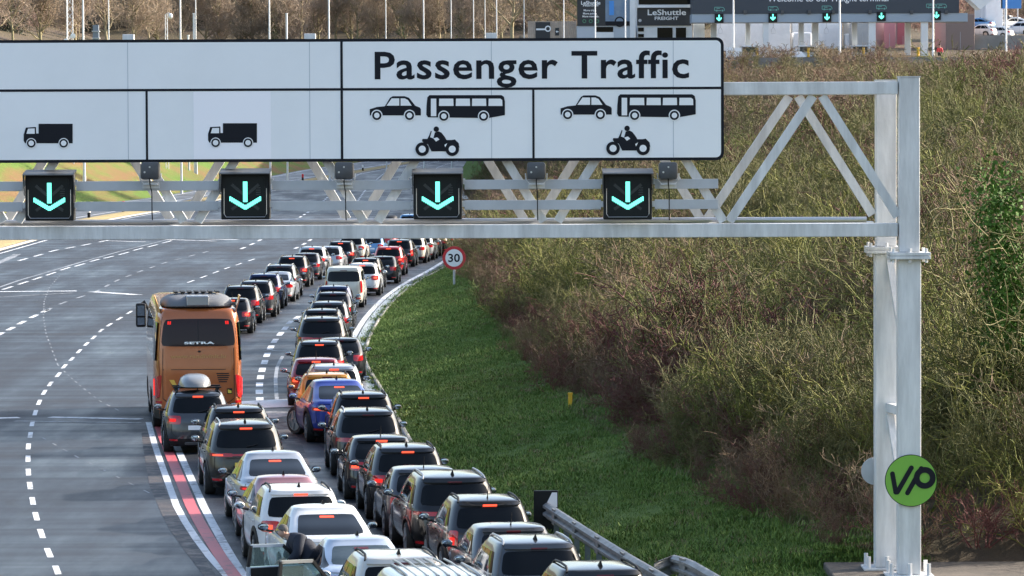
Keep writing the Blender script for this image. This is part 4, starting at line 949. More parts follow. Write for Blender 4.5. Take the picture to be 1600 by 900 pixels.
RQ = [  # the queue along the grass
 ('suv','black',(944,888),0,'black SUV lowest beside the crash barrier'),
 ('suvslim','grey',(842,863),0,'dark estate with a rear wiper, second from the crash barrier'),
 ('hatch','grey',(802,836),0,'grey hatchback with a pale roof behind the chrome lamped SUV'),
 ('suvtall','dark',(765,791),1,'dark SUV with wide wrapped red lamps level with the barrier end plate'),
 ('bigsuv','black',(710,750),0,'large black SUV with roof rails and full width red lamps'),
 ('hatch','grey',(664,735),0,'small grey hatchback wedged beside the large black SUV'),
 ('suv','dark',(637,705),1,'charcoal SUV with shark fin aerial, small grey hatchback before it'),
 ('hatch','dark',(596,686),1,'small dark hatchback with one glowing lamp below the two roof railed SUVs'),
 ('suvslim','dark',(575,645),0,'dark SUV with a light band over its tailgate, lower of two roof railed SUVs'),
 ('suv','black',(568,617),1,'black SUV right in front of the blue fastback, two brake strips lit'),
 ('xcoupe','blue',(528,598),1,'bright blue fastback SUV with its front wheel turned out of the queue'),
 ('hatch2','yellow',(511,587),0,'yellow car peeping out from behind the blue fastback'),
 ('suv','silver',(522,574),1,'silver roofed SUV between the dark red hatchback and the blue fastback'),
 ('hatch','darkred',(494,563),1,'dark red hatchback with one glowing lamp near the lane diamond'),
 ('suv','dark',(499,536),1,'dark SUV with pale roof rails ahead of the dark red hatchback'),
 ('hatch','dark',(531,531),0,'dark hatchback half hidden along the white edge line bend'),
 ('bigsuv','brown',(503,499),0,'wide brown SUV with bright roof rails at the middle of the bend'),
 ('suv','black',(503,486),0,'black SUV with only its roof showing above the wide brown SUV'),
 ('suv','grey',(513,474),0,'grey SUV with curved roof rails, third roof above the bend'),
 ('hatch2','dark',(520,459),0,'dark crossover whose flat roof shows under the grey blue SUV'),
 ('suv','navy',(521,449),0,'grey blue SUV directly behind the white van'),
 ('van','cream',(537,419),0,'white panel van with tall red lamps in the bend'),
 ('suv','white',(566,413),1,'white SUV hidden behind the white van'),
 ('suv','dark',(571,405),1,'dark SUV with lit brake strip beyond the white van'),
 ('hatch','dark',(597,402),0,'dark hatchback beside the red SUV'),
 ('suv','red',(607,387),1,'bright red SUV with a rounded tail by the edge line'),
 ('suvtall','dark',(624,376),1,'dark SUV with tall red lamps beyond the red SUV'),
 ('suv','cream',(643,371),0,'cream SUV, sunlit side, first past the tall lamped dark SUV'),
 ('suv','silver',(656,367),0,'silver SUV in the sunlit string near the speed limit sign'),
 ('hatch2','grey',(668,364),0,'grey crossover in the sunlit string near the speed limit sign'),
 ('suv','dark',(679,361),0,'dark SUV in the sunlit string near the speed limit sign'),
 ('suv','cream',(689,358),0,'cream SUV last but one before the speed limit sign'),
 ('hatch','red',(700,355),1,'red hatchback right beside the speed limit sign'),
]
def queue_path(items):
    pts = []
    for kd, pa, (x, y), lit, lab in items:
        _, S = KINDS[kd]; p = onz(x, y, S.He); pts.append(p)
    return np.array(pts)
def heading(fY, fX, Y): 
    dx = (np.polyval(fX, Y+2)-np.polyval(fX, Y-2))/4; return -math.atan(dx)
ALLP = {}
for nm, items, grp in (('L', LQ+LQ2, 'cars queuing in the coach\'s lane'), ('R', RQ, 'cars queuing beside the grass')):
    P = queue_path(items); order = np.argsort(P[:, 1])
    fit = np.polyfit(P[:, 1], P[:, 0], 5 if nm == 'R' else 4)
    info = {}
    for i in order:
        kd = items[i][0]; S = KINDS[kd][1]; hd = heading(None, fit, P[i, 1]+2)+(R(5) if kd == 'xcoupe' else 0)
        ry = float(S.pt('rear', 0, S.He)[1]); info[i] = [hd, np.array([P[i, 0]+math.sin(hd)*ry, P[i, 1]-math.cos(hd)*ry]), S.a]
    chain = [i for i in order if items[i][0] != 'hatch2']; y_in = {i: info[i][1][1] for i in chain}
    for _ in range(400):                        # bumpers may not touch: overlapping neighbours share the correction
        for a_, b_ in zip(chain, chain[1:]):
            need = (info[a_][2]+info[b_][2])+.12-(info[b_][1][1]-info[a_][1][1])
            if need > 1e-3:
                sh = .12 if a_ == chain[0] else .5
                for k_, sg in ((a_, -sh), (b_, 1-sh)): info[k_][1] = info[k_][1]*(1+sg*need/info[k_][1][1])
    print(nm, [round(float(info[i][1][1]-y_in[i]), 1) for i in chain])
    for i in order:
        kd, pa, (x, y), lit, lab = items[i]; proto, S = KINDS[kd]; hd, org, _ = info[i]
        on = {'body': PAINT[pa], 'spoiler': PAINT[pa], 'door_handle': PAINT[pa], 'wing_mirror': PAINT[pa] if pa not in ('pink',) and i % 3 else M_plastic}
        if proto.name.startswith('car') and not KINDS[kd][1].style == 'suv': on['wheel_arch'] = PAINT[pa] if kd not in ('xcoupe', 'hatch2') else M_plastic
        if kd == 'bigsuv': on['wheel_arch'] = PAINT[pa]
        if lit: on['lamp_cell'] = M_brakeon if (i*7) % 3 else M_tailon; on['brake_lamp'] = M_brakeon
        if i % 4 == 2: on['number_plate'] = M_plate2
        if 'carrying a silver' in lab: on['number_plate'] = M_plate2
        if 'man leaning' in lab: on['rear_window'] = M_clearglass
        c = copy_tree(proto, None, on); c.location = (org[0], org[1], 0); c.rotation_euler = (0, 0, hd)
        if 'shell' in c: del c['shell']
        c.name = 'panel_van' if kd == 'van' else ('minibus' if kd == 'minivan' else 'car')
        tag(c, lab, 'van' if kd in ('van', 'minivan') else 'car', grp)
        ALLP[lab] = (c, S, hd)
for kd in KINDS: KINDS[kd][0].name = 'prototype_car'

def child(par, mb, name, m, smooth=False): return mb.build(name, m, par, smooth)
def find(key): return next(v for k_, v in ALLP.items() if key in k_)
# ribs on the van roof
c, S, hd = find('ribbed pale roof')
m = MB()
for x in np.linspace(-.42, .42, 6): m.tube([(x, float(S.pt('rear', 0, S.He)[1])+.25, S.H-.012-.09*abs(x)**2), (x, .2, S.H+.004-.09*abs(x)**2), (x, .9, S.H-.012-.09*abs(x)**2)], .02, 6)
child(c, m, 'roof_rib', M_alloy, 40)
# roof boxes with their bars
for key, big in (('silver roof box', 1), ('roof box seen above', 1)):
    c, S, hd = find(key); y0 = float(S.pt('rear', 0, S.He)[1])
    for y in (y0+.55, y0+1.35):
        m = MB(); m.box(-.66, .66, y-.04, y+.04, S.H+.06, S.H+.10, .01)
        for sx in (-.56, .56): m.box(sx-.04, sx+.04, y-.05, y+.05, S.H-.03, S.H+.06)
        child(c, m, 'roof_bar', M_plastic)
    m = MB(); m.ellipsoid((-.05, y0+.98, S.H+.12), .44, 1.02, .31, 24, 14)
    cx = -.05
    m.v = [(cx+math.copysign(abs((x-cx)/.42)**.6*.42, x-cx) if abs(x-cx) > 1e-6 else x, y, max(z, S.H+.12)) for x, y, z in m.v]
    bx = child(c, m, 'roof_box', mat('roof_box_grey', (.16, .165, .17), .35, coat=.3) if 'silver' in key else M_plastic, 50)
    m = MB(); m.ellipsoid((-.05, y0+.98, S.H+.14), .41, .98, .10, 24, 10); m.v = [(cx+math.copysign(abs((x-cx)/.41)**.5*.41, x-cx) if abs(x-cx) > 1e-6 else x, y, min(z, S.H+.125)) for x, y, z in m.v]
    m2 = m; child(bx, m2, 'box_base', M_plastic, 50)
# open front doors
def open_door(key, ang, paintc, glassm):
    c, S, hd = find(key); k = S.k; yh = float(S.pt('front', 0, 1.1*k)[1])-.34; L = 1.12
    dr = bpy.data.objects.new('door', None); z1 = .98*k
    def dm(pts, y0, y1, mb): mb.prism(pts, y0, y1); return mb
    m = MB(); m.prism([(-.0, .32), (-L, .36), (-L-.02, z1), (-.0, z1)], -.05, .05)
    xh = -S.W/2+.03
    def place(o): o.location = (xh, yh, 0); o.rotation_euler = (0, 0, ang)
    d = m.build('door', paintc, c); place(d)
    m = MB(); m.prism([(-.03, .36), (-L+.04, .40), (-L+.03, z1-.02), (-.03, z1-.02)], -.075, -.052); m.build('door_trim', M_plastic, d)
    m = MB(); m.box(-L*.8, -.25, -.12, -.076, .62*k, .70*k, .02); m.build('armrest', M_plastic, d)
    top = [(-.05, z1), (-.42, 1.40*k), (-L+.06, 1.42*k), (-L, z1)]
    for (p, q) in ((top[0], top[1]), (top[1], top[2]), (top[2], top[3])):
        m = MB(); m.bar((p[0], 0, p[1]), (q[0], 0, q[1]), .055, .05, (0, 1, 0)); m.build('window_frame', M_plastic if p != top[1] else paintc, d)
    m = MB(); m.prism([(-.11, z1), (-.43, 1.375*k), (-L+.08, 1.395*k), (-L+.035, z1)], -.004, .004); m.build('window', glassm, d)
    m = MB(); m.ellipsoid((-.16, .13, 1.08*k), .12, .09, .085, 12, 8); mm = m.build('wing_mirror', M_plastic, d, 40)
    return d
M_seeglass = bpy.data.materials.new('door_glass'); M_seeglass.use_nodes = True
b_ = M_seeglass.node_tree.nodes['Principled BSDF']; b_.inputs['Base Color'].default_value = (.62, .78, .74, 1); b_.inputs['Transmission Weight'].default_value = .9; b_.inputs['Roughness'].default_value = .03; b_.inputs['IOR'].default_value = 1.05
open_door('man leaning', R(18), PAINT['palesilver'], M_seeglass)
open_door('half hidden by the ribbed', R(25), PAINT['beige'], M_seeglass)

# ------------------------------------------------------------------ the coach
REAR['coach'] = [(.20,.14),(.28,.03),(.5,0),(.8,.02),(1.0,.06),(1.1,.08),(1.3,.15),(1.5,.26),(1.585,.40)]
REAR['coach'] = [(z, r*.8) for z, r in REAR['coach']]
FRONT['coach'] = [(.16,.2),(.25,.03),(.5,0),(.9,.08),(1.2,.28),(1.4,.5),(1.59,.9)]
WID['coach'] = [(.16,.97),(.22,.985),(.4,1.0),(.9,1.0),(1.15,.985),(1.35,.965),(1.5,.93),(1.59,.87)]
KH = 3.72
CS = Shell('coach', 12.2, 2.55, KH, 14.0); ck = CS.k
pc = onz(309, 484, 3.56); chd = find('carrying a silver roof box')[2]*.75+R(1.6)
ry = float(CS.pt('rear', 0, CS.He)[1])
corg = np.array([pc[0]+math.sin(chd)*ry, pc[1]-math.cos(chd)*ry])
print('coach rear Y', corg[1]-6.1, 'VW front', find('carrying a silver roof box')[0].location[1]+2.2)
coach = empty('coach', (corg[0], corg[1], 0), chd, 'copper orange touring coach with dark rear window and roof unit', 'coach')
CS.body('body', PAINT['copper'], coach, [(-2.9, .5), (-1.7, .5), (3.4, .5)], .56, 40)
m = MB(); m.box(-1.0, 1.0, -5.5, 5.3, .3, 1.4); m.build('underbody', M_plastic, coach)
for sd in (-1, 1):
    for wy in (-2.9, -1.7, 3.4): 
        m = MB(); CS.arch(m, 'left' if sd < 0 else 'right', wy, .5, .53, .62); m.build('wheel_arch', M_plastic, coach, 40); wheel(coach, sd*1.22, wy, .50, sd, .3)
m = MB(); CS.patch(m, 'rear', [(-.85, 1.125*ck), (.85, 1.125*ck), (.80, 1.475*ck), (-.80, 1.475*ck)], .01, 16, 8, .045); cwin = m.build('rear_window', mat('coach_glass', (.022, .010, .009), .06, spec=.25), coach, 40)
m = MB(); P_ = CS.off('rear', np.zeros(3), np.array([1.15, 1.3, 1.46])*ck, .012); m.tube(P_.tolist(), .007, 5); m.build('divider', M_plastic, cwin)
for sg in (-1, 1):
    m = MB()
    for k_ in (0, 1): CS.patch(m, 'rear', [(sg*.68+.045*(k_-.5)-.017, 1.405*ck), (sg*.68+.045*(k_-.5)+.017, 1.405*ck), (sg*.68+.045*(k_-.5)+.017, 1.445*ck), (sg*.68+.045*(k_-.5)-.017, 1.445*ck)], .016, 2, 2, 0)
    m.build('brake_lamp', M_tailon, cwin)
for nm in ('left', 'right'):
    for a0, a1 in zip(np.linspace(-5.7, 4.6, 7), np.linspace(-5.7, 4.6, 7)[1:]):
        m = MB(); CS.patch(m, nm, [(a0+.02, .93*ck), (a1-.02, .93*ck), (a1-.02, 1.43*ck), (a0+.02, 1.43*ck)], .008, 4, 4, .02); m.build('side_window', M_glass, coach)
m = MB(); CS.patch(m, 'front', [(-.9, .85*ck), (.9, .85*ck), (.85, 1.5*ck), (-.85, 1.5*ck)], .008, 10, 8, .03); m.build('windscreen', M_glass, coach)
for sg in (-1, 1):
    q = [(.87, .48), (.985, .45), (.998, .72), (.82, .77)]
    m = MB(); q_ = [(sg*a_, z*ck) for a_, z in q]; CS.patch(m, 'rear', q_, .016, 8, 6, .05); l_ = m.build('tail_lamp', M_tailoff, coach, 40)
    q = [(.962, .50), (.985, .48), (.99, .70), (.965, .71)]; m = MB(); CS.patch(m, 'rear', [(sg*a_, z*ck) for a_, z in q], .022, 4, 4, .05); m.build('lamp_cell', M_tailon, l_)
    m = MB(); CS.patch(m, 'rear', [(sg*.82, .40*ck), (sg*.95, .40*ck), (sg*.95, .43*ck), (sg*.82, .43*ck)], .014, 3, 2); m.build('reflector', M_tailoff, coach)
m = MB(); CS.patch(m, 'rear', [(-.985, .20*ck), (.985, .20*ck), (.985, .315*ck), (-.985, .315*ck)], .02, 16, 2, 0); m.build('rear_bumper', M_plastic, coach)
m = MB(); CS.line(m, 'rear', [(-.80, 1.10*ck), (-.80, .46*ck), (-.66, .40*ck), (.66, .40*ck), (.80, .46*ck), (.80, 1.10*ck)], .018); CS.line(m, 'rear', [(-.80, .83*ck), (.80, .83*ck)], .02); CS.line(m, 'rear', [(-.99, .315*ck), (.99, .315*ck)], .02)
for sg in (-1, 1): CS.line(m, 'rear', [(sg*.86, 1.50*ck), (sg*.89, 1.0*ck), (sg*.87, .72*ck)], .014)
m.build('shut_line', M_seam, coach, recalc=False)
m = MB()
for k_ in range(5): z = (.665+.026*k_)*ck; CS.patch(m, 'rear', [(.40+.035*(4-k_)*.4, z), (.70-.02*abs(k_-3), z), (.70-.02*abs(k_-3.3), z+.030), (.40+.03*(4-k_)*.4, z+.030)], .014, 4, 2, .02)
m.build('vent', M_plastic, coach)
m = MB(); CS.patch(m, 'rear', [(.64, .515*ck), (.75, .515*ck), (.75, .585*ck), (.64, .585*ck)], .014, 2, 2, 0); st = m.build('sticker', M_black, coach)
m = MB(); CS.patch(m, 'rear', [(.655, .525*ck), (.735, .525*ck), (.735, .555*ck), (.655, .572*ck)], .018, 2, 2, 0); m.build('sticker_field', M_plate, st)
def coach_text(body, x0, x1, z0, z1, m_, name, d=.02, off=.0, fit='H', shear=0.0):
    mb = MB(); put_text(mb, body, x0, x1, z0, z1, 0, offset=off, thick=.003, fit=fit)
    V = np.array(mb.v); P = CS.off('rear', V[:, 0]/1.2, V[:, 2], d); W_, L_, _ = CS.wly(V[:, 2]); P[:, 0] = V[:, 0]+shear*(V[:, 2]-z0); P[:, 1] += V[:, 1]
    mb.v = [tuple(p) for p in P]; return mb.build(name, m_, coach)
coach_text('SETRA', -.40, .46, 1.155*ck, 1.183*ck, M_chrome, 'lettering', .016, .03)
M_gold = mat('faded_gold', (.42, .21, .05), .5); M_bluelogo = mat('faded_blue_logo', (.12, .20, .34), .5); M_yellogo = mat('faded_yellow_logo', (.60, .38, .05), .5)
coach_text('www.randivinit.lu', -.80, .78, .975*ck, 1.025*ck, M_gold, 'lettering', .014, .012, 'd', .12)
mb = MB(); mb.prism([(-.84, .70*ck), (-.70, .70*ck), (-.60, .61*ck), (-.66, .57*ck)], 0, .002); V = np.array(mb.v); P = CS.off('rear', V[:, 0]/1.2, V[:, 2], .015); P[:, 0] = V[:, 0]; mb.v = [tuple(p) for p in P]; mb.build('logo', M_yellogo, coach)
mb = MB(); mb.prism([(-.66, .57*ck), (-.60, .61*ck), (-.52, .73*ck), (-.40, .76*ck), (-.50, .62*ck), (-.58, .565*ck)], 0, .002); V = np.array(mb.v); P = CS.off('rear', V[:, 0]/1.2, V[:, 2], .018); P[:, 0] = V[:, 0]; mb.v = [tuple(p) for p in P]; mb.build('logo', M_bluelogo, coach)
c_ = CS.off('rear', np.array([.02]), np.array([1.06*ck]), .015)[0]; m = MB(); m.ellipsoid(tuple(c_), .045, .02, .03, 10, 6); m.build('camera', M_plastic, coach)
# roof unit
m = MB(); m.ellipsoid((0, -4.3, KH-.05), 1.05, 1.5, .31, 28, 14); m.v = [(math.copysign(abs(x/1.05)**.45*1.05, x) if abs(x) > 1e-6 else x, -4.3+math.copysign(abs((y+4.3)/1.5)**.6*1.5, y+4.3) if abs(y+4.3) > 1e-6 else y, max(z, KH-.08)) for x, y, z in m.v]
ac = m.build('roof_unit', mat('roof_unit_grey', (.13, .135, .145), .65, spec=.25), coach, 50)
m = MB(); m.box(-.32, .32, -5.86, -5.2, KH-.05, KH+.24, .03); m.build('intake', M_alloy, ac)
m = MB()
for k_ in range(7): m.box(-.6+.2*k_-.06, -.6+.2*k_+.06, -4.9, -3.8, KH+.29, KH+.33)
m.build('fan_grille', M_plastic, ac)
for sg in (-1, 1):
    m = MB(); m.add([(sg*1.06, -5.6, KH-.25), (sg*1.12, -4.6, KH-.25), (sg*1.22, -5.5, KH+.22), (sg*1.2, -4.9, KH+.24), (sg*1.1, -5.6, KH-.25), (sg*1.16, -4.6, KH-.25), (sg*1.25, -5.5, KH+.22), (sg*1.23, -4.9, KH+.24)], [(0,1,3,2),(4,6,7,5),(0,2,6,4),(1,5,7,3),(2,3,7,6)]); m.build('roof_fin', PAINT['copper'] if sg > 0 else M_gold, coach)
for sg in (-1, 1):
    m = MB(); m.tube([(sg*1.15, 5.9, 3.0), (sg*1.32, 6.1, 3.3), (sg*1.42, 6.0, 3.2)], .05, 8); arm = m.build('mirror_arm', M_plastic, coach, 40)
    m = MB(); m.box(sg*1.42-.16, sg*1.42+.16, 5.78, 6.0, 2.5, 3.25, .06); mh = m.build('mirror_housing', M_plastic, arm, 40)
    m = MB(); m.box(sg*1.42-.11, sg*1.42+.11, 5.772, 5.779, 2.86, 3.18); m.box(sg*1.42-.11, sg*1.42+.11, 5.772, 5.779, 2.57, 2.8); m.build('mirror_glass', M_mirrorglass, mh)

# ------------------------------------------------------------------ the man at the open door
def skin_mesh(name, J, E, m, parent=None, sub=2, root=0):
    me = bpy.data.meshes.new(name); me.from_pydata([j[:3] for j in J], E, []); o = bpy.data.objects.new(name, me); COL.objects.link(o)
    sk = o.modifiers.new('skin', 'SKIN'); sk.use_smooth_shade = True
    for i, j in enumerate(J):
        r_ = j[3] if isinstance(j[3], tuple) else (j[3], j[3]); me.skin_vertices[0].data[i].radius = r_; me.skin_vertices[0].data[i].use_root = (i == root)
    sb = o.modifiers.new('sub', 'SUBSURF'); sb.levels = sb.render_levels = sub
    dg = bpy.context.evaluated_depsgraph_get(); nm = bpy.data.meshes.new_from_object(o.evaluated_get(dg)); bpy.data.objects.remove(o)
    o = bpy.data.objects.new(name, nm); COL.objects.link(o); nm.materials.clear(); nm.materials.append(m); nm.shade_smooth()
    if parent: o.parent = parent
    return o
M_skin = mat('skin', (.42, .25, .18), .55); M_hair = mat('grey_hair', (.13, .12, .115), .8, noise_amt=.4, nscale=60); M_jacket = mat('navy_jacket', (.012, .016, .03), .8); M_trouser = mat('dark_trousers', (.02, .02, .022), .85)
BEND = R(17)
def bend(j, k=1.0):
    x, y, z = j[:3]; r_ = j[3]; r_ = tuple(q*k for q in r_) if isinstance(r_, tuple) else r_*k
    if z <= .95 and x > -.3: return (x, y, z, r_)
    dx, dz = x, z-.95; return (dx*math.cos(BEND)-dz*math.sin(BEND), y, .95+dx*math.sin(BEND)+dz*math.cos(BEND), r_)
def bendm(m): m.v = [bend((x, y, z, 0))[:3] for x, y, z in m.v]; return m
def make_man(loc, rz, label):
    t = bpy.data.objects.new('person', None)
    J = [(0,0,.95,.13), (0,.0,1.08,.12), (-.10,.04,1.24,(.15,.12)), (-.20,.08,1.38,(.14,.10)), (-.27,.12,1.45,.055), (-.33,.14,1.50,.06), (-.36,.13,1.555,.088), (-.36,.14,1.63,.082),
         (-.10,-.13,1.40,.065), (-.22,-.22,1.14,.05), (-.42,-.14,1.04,.035), (-.50,-.10,1.04,.026),
         (-.22,.26,1.38,.065), (-.36,.38,1.16,.05), (-.50,.42,1.05,.035), (-.57,.42,1.05,.026),
         (.02,-.11,.88,.10), (.0,-.12,.50,.065), (.03,-.12,.10,.045), (-.13,-.13,.04,.035),
         (.02,.11,.88,.10), (-.02,.13,.50,.065), (.02,.14,.10,.045), (-.14,.14,.04,.035),
         (-.445,.145,1.545,.022), (-.435,.14,1.515,.03)]
    E = [(0,1),(1,2),(2,3),(3,4),(4,5),(5,6),(6,7),(3,8),(8,9),(9,10),(10,11),(3,12),(12,13),(13,14),(14,15),(0,16),(16,17),(17,18),(18,19),(0,20),(20,21),(21,22),(22,23),(6,24),(5,25)]
    for hi, sg in ((11, -1), (15, 1)):
        h = J[hi]
        for k_ in range(4):
            a = len(J); yy = h[1]+(k_-1.5)*.022; ln = (.075, .085, .08, .06)[k_]
            J += [(h[0]-.055, yy, h[2]-.005, .010), (h[0]-.055-ln*.55, yy, h[2]-.02, .009), (h[0]-.05-ln*.8, yy, h[2]-.05, .008)]; E += [(hi, a), (a, a+1), (a+1, a+2)]
        a = len(J); J += [(h[0]-.03, h[1]+sg*.045, h[2]-.02, .011), (h[0]-.06, h[1]+sg*.055, h[2]-.05, .009)]; E += [(hi, a), (a, a+1)]
    J = [bend(j) for j in J]; body = skin_mesh('person', J, E, M_skin); body.location = loc; body.rotation_euler = (0, 0, rz); tag(body, label, 'person')
    # ears and eyes are sunk into the same head; hair and clothes are separate
    JJ = [(.01,0,.84,.175), (0,.0,1.08,.15), (-.10,.04,1.25,(.185,.15)), (-.20,.08,1.39,(.165,.12)), (-.255,.11,1.445,.075), (-.10,-.14,1.40,.085), (-.22,-.23,1.14,.068), (-.40,-.15,1.05,.05), (-.22,.27,1.38,.085), (-.36,.385,1.16,.068), (-.48,.42,1.06,.05)]
    JJ = [bend(j, 1.42) for j in JJ]; skin_mesh('jacket', JJ, [(0,1),(1,2),(2,3),(3,4),(3,5),(5,6),(6,7),(3,8),(8,9),(9,10)], M_jacket, body)
    JJ = [(0,0,.99,.155), (.02,-.11,.86,.125), (.0,-.12,.50,.08), (.03,-.12,.09,.065), (.02,.11,.86,.125), (-.02,.13,.50,.08), (.02,.14,.09,.065)]
    skin_mesh('trousers', JJ, [(0,1),(1,2),(2,3),(0,4),(4,5),(5,6)], M_trouser, body)
    m = MB(); m.ellipsoid((-.345, .14, 1.615), .098, .092, .10, 16, 10); m.v = [(x, y, max(z, 1.575+(x+.345)*-.9)) for x, y, z in m.v]; bendm(m).build('hair', M_hair, body, True)
    for sg in (-1, 1):
        m = MB(); m.ellipsoid((-.345, .14+sg*.088, 1.56), .022, .014, .034, 8, 6); bendm(m).build('ear', M_skin, body, True)
    m = MB(); m.tube([(-.105, -.125, .10), (.04, -.12, .075)], .052, 10); m.tube([(-.14, -.13, .045), (.07, -.12, .045)], .045, 10); m.build('shoe', M_black, body, True)
    m = MB(); m.tube([(-.11, .14, .10), (.04, .14, .075)], .052, 10); m.tube([(-.14, .14, .045), (.07, .14, .045)], .045, 10); m.build('shoe', M_black, body, True)
    return body
c, S, hd = find('man leaning')
hp = ony(487, 876, c.location[1]+.35)
make_man((hp[0], c.location[1]+.35, 0), R(4), 'grey haired person in a dark navy jacket leaning in at an open car door')
for kd in KINDS: kill_tree(KINDS[kd][0]) if kd not in ('hatch', 'suv', 'saloon') else None
# ------------------------------------------------------------------ bare shrubs, trees, grass
def prisms(segs, n=3):
    """segments (p, q, r0, r1) -> vertex and quad arrays of tapered n-sided twigs"""
    S_ = np.array([[*p, *q, a, b] for p, q, a, b in segs], float); P, Q, a, b = S_[:, :3], S_[:, 3:6], S_[:, 6], S_[:, 7]
    d = Q-P; d /= np.linalg.norm(d, axis=1, keepdims=True)+1e-9
    up = np.where(np.abs(d[:, 2:3]) < .9, np.array([[0, 0, 1.0]]), np.array([[1.0, 0, 0]])); u = np.cross(d, up); u /= np.linalg.norm(u, axis=1, keepdims=True); v = np.cross(d, u)
    an = np.arange(n)*2*math.pi/n; ring = np.cos(an)[None, :, None]*u[:, None]+np.sin(an)[None, :, None]*v[:, None]
    V = np.concatenate([P[:, None]+ring*a[:, None, None], Q[:, None]+ring*b[:, None, None]], 1).reshape(-1, 3)
    base = (np.arange(len(S_))*2*n)[:, None, None]; k = np.arange(n)
    F = np.stack([k, (k+1) % n, n+(k+1) % n, n+k], 1)[None]+base
    return V, F.reshape(-1, 4)
def grow(rng, p, d, length, r, depth, segs, droop=0.0, spread=.6, nseg=4, kids=4, taper=.55, up=.12, kidlen=(.4, .7), rmin=.006):
    p = np.array(p, float); d = np.array(d, float); d /= np.linalg.norm(d); L = length/nseg
    for i in range(nseg):
        d2 = d+rng.normal(0, .20, 3)+np.array((0, 0, up-droop*i/nseg)); d2 /= np.linalg.norm(d2)
        q = p+d2*L; r1 = max(rmin, r*(1-(1-taper)*(i+1)/nseg)); r0 = max(rmin, r*(1-(1-taper)*i/nseg))
        segs.append((p, q, r0, r1))
        if depth > 0:
            for _ in range(max(1, int(rng.poisson(kids/nseg)))) if i > 0 else []:
                k = rng.normal(0, 1, 3); k -= d2*k.dot(d2); k /= np.linalg.norm(k)+1e-9
                grow(rng, q-(q-p)*rng.random()*.8, d2*(1-spread*.6)+k*spread, length*rng.uniform(*kidlen), r1*.62, depth-1, segs, droop, spread, max(2, nseg-1), kids*.8, taper, up, kidlen, rmin)
        p, d = q, d2
def shrub_mesh(seed, h, wdt, stems, m, rmin=.008, depth=2, lean=(0, 0), kids=7):
    rng = np.random.default_rng(seed); segs = []
    for _ in range(stems):
        a = rng.random()*2*math.pi; t = rng.uniform(.1, 1.0)*wdt/h
        d = (math.cos(a)*t+lean[0], math.sin(a)*t+lean[1], 1)
        grow(rng, (math.cos(a)*.15*wdt*rng.random(), math.sin(a)*.15*wdt*rng.random(), -.2), d, h*rng.uniform(.6, 1.0), .020, depth, segs, .06, .8, 6, kids, .4, .10, (.22, .48), rmin)
    V, F = prisms(segs); return raw_mesh('bare_shrub', V, F, m, link=False)
T_olive = twig_mat('mossy_twigs', (.060, .062, .020), (.105, .105, .032), (.16, .14, .055))
T_green = twig_mat('green_twigs', (.065, .085, .016), (.12, .135, .025), (.20, .19, .045))
T_red = twig_mat('red_twigs', (.085, .026, .026), (.13, .045, .04), (.13, .085, .05))
T_tan = twig_mat('tan_twigs', (.15, .105, .06), (.22, .16, .10), (.19, .12, .07))
T_far = twig_mat('distant_twigs', (.12, .115, .045), (.17, .145, .07), (.17, .105, .08))
protos = bpy.data.collections.new('scrub_sources')
def src(o): protos.objects.link(o); return o
specs = [(1, 2.3, 2.0, 9, T_olive, (.3, 0)), (2, 2.6, 1.6, 8, T_olive, (.4, 0)), (3, 2.4, 1.8, 9, T_green, (.35, .1)), (4, 2.0, 2.2, 9, T_red, (.2, 0)), (5, 1.7, 2.2, 9, T_red, (0, 0)), (6, 2.1, 1.4, 8, T_tan, (.2, 0)), (7, 2.0, 2.2, 7, T_far, (.1, 0)), (8, 2.2, 1.8, 7, T_far, (0, .1))]
for i, (sd, h, wd, st, mm, ln) in enumerate(specs):
    o = shrub_mesh(sd, h, wd, st, mm, .0070 if i < 6 else .014, 2, ln, 9 if i < 6 else 8); o.name = 'twigs_%02d' % i; src(o)
    if i == 0: print('shrub faces', len(o.data.polygons))
def scatter_modifier(o, coll):
    g = bpy.data.node_groups.new('scatter', 'GeometryNodeTree'); g.interface.new_socket('Geometry', in_out='INPUT', socket_type='NodeSocketGeometry'); g.interface.new_socket('Geometry', in_out='OUTPUT', socket_type='NodeSocketGeometry')
    N = g.nodes; gi = N.new('NodeGroupInput'); go = N.new('NodeGroupOutput'); ip = N.new('GeometryNodeInstanceOnPoints'); ci = N.new('GeometryNodeCollectionInfo'); mp = N.new('GeometryNodeMeshToPoints')
    ci.inputs['Collection'].default_value = coll; ci.inputs['Separate Children'].default_value = True; ci.inputs['Reset Children'].default_value = True
    def attr(nm, tp):
        a = N.new('GeometryNodeInputNamedAttribute'); a.data_type = tp; a.inputs['Name'].default_value = nm; return a.outputs[0]
    g.links.new(gi.outputs[0], mp.inputs['Mesh']); g.links.new(mp.outputs[0], ip.inputs['Points']); g.links.new(ci.outputs[0], ip.inputs['Instance'])
    ip.inputs['Pick Instance'].default_value = True
    g.links.new(attr('pick', 'INT'), ip.inputs['Instance Index']); g.links.new(attr('turn', 'FLOAT_VECTOR'), ip.inputs['Rotation']); g.links.new(attr('size', 'FLOAT_VECTOR'), ip.inputs['Scale'])
    g.links.new(ip.outputs[0], go.inputs[0])
    md = o.modifiers.new('scatter', 'NODES'); md.node_group = g
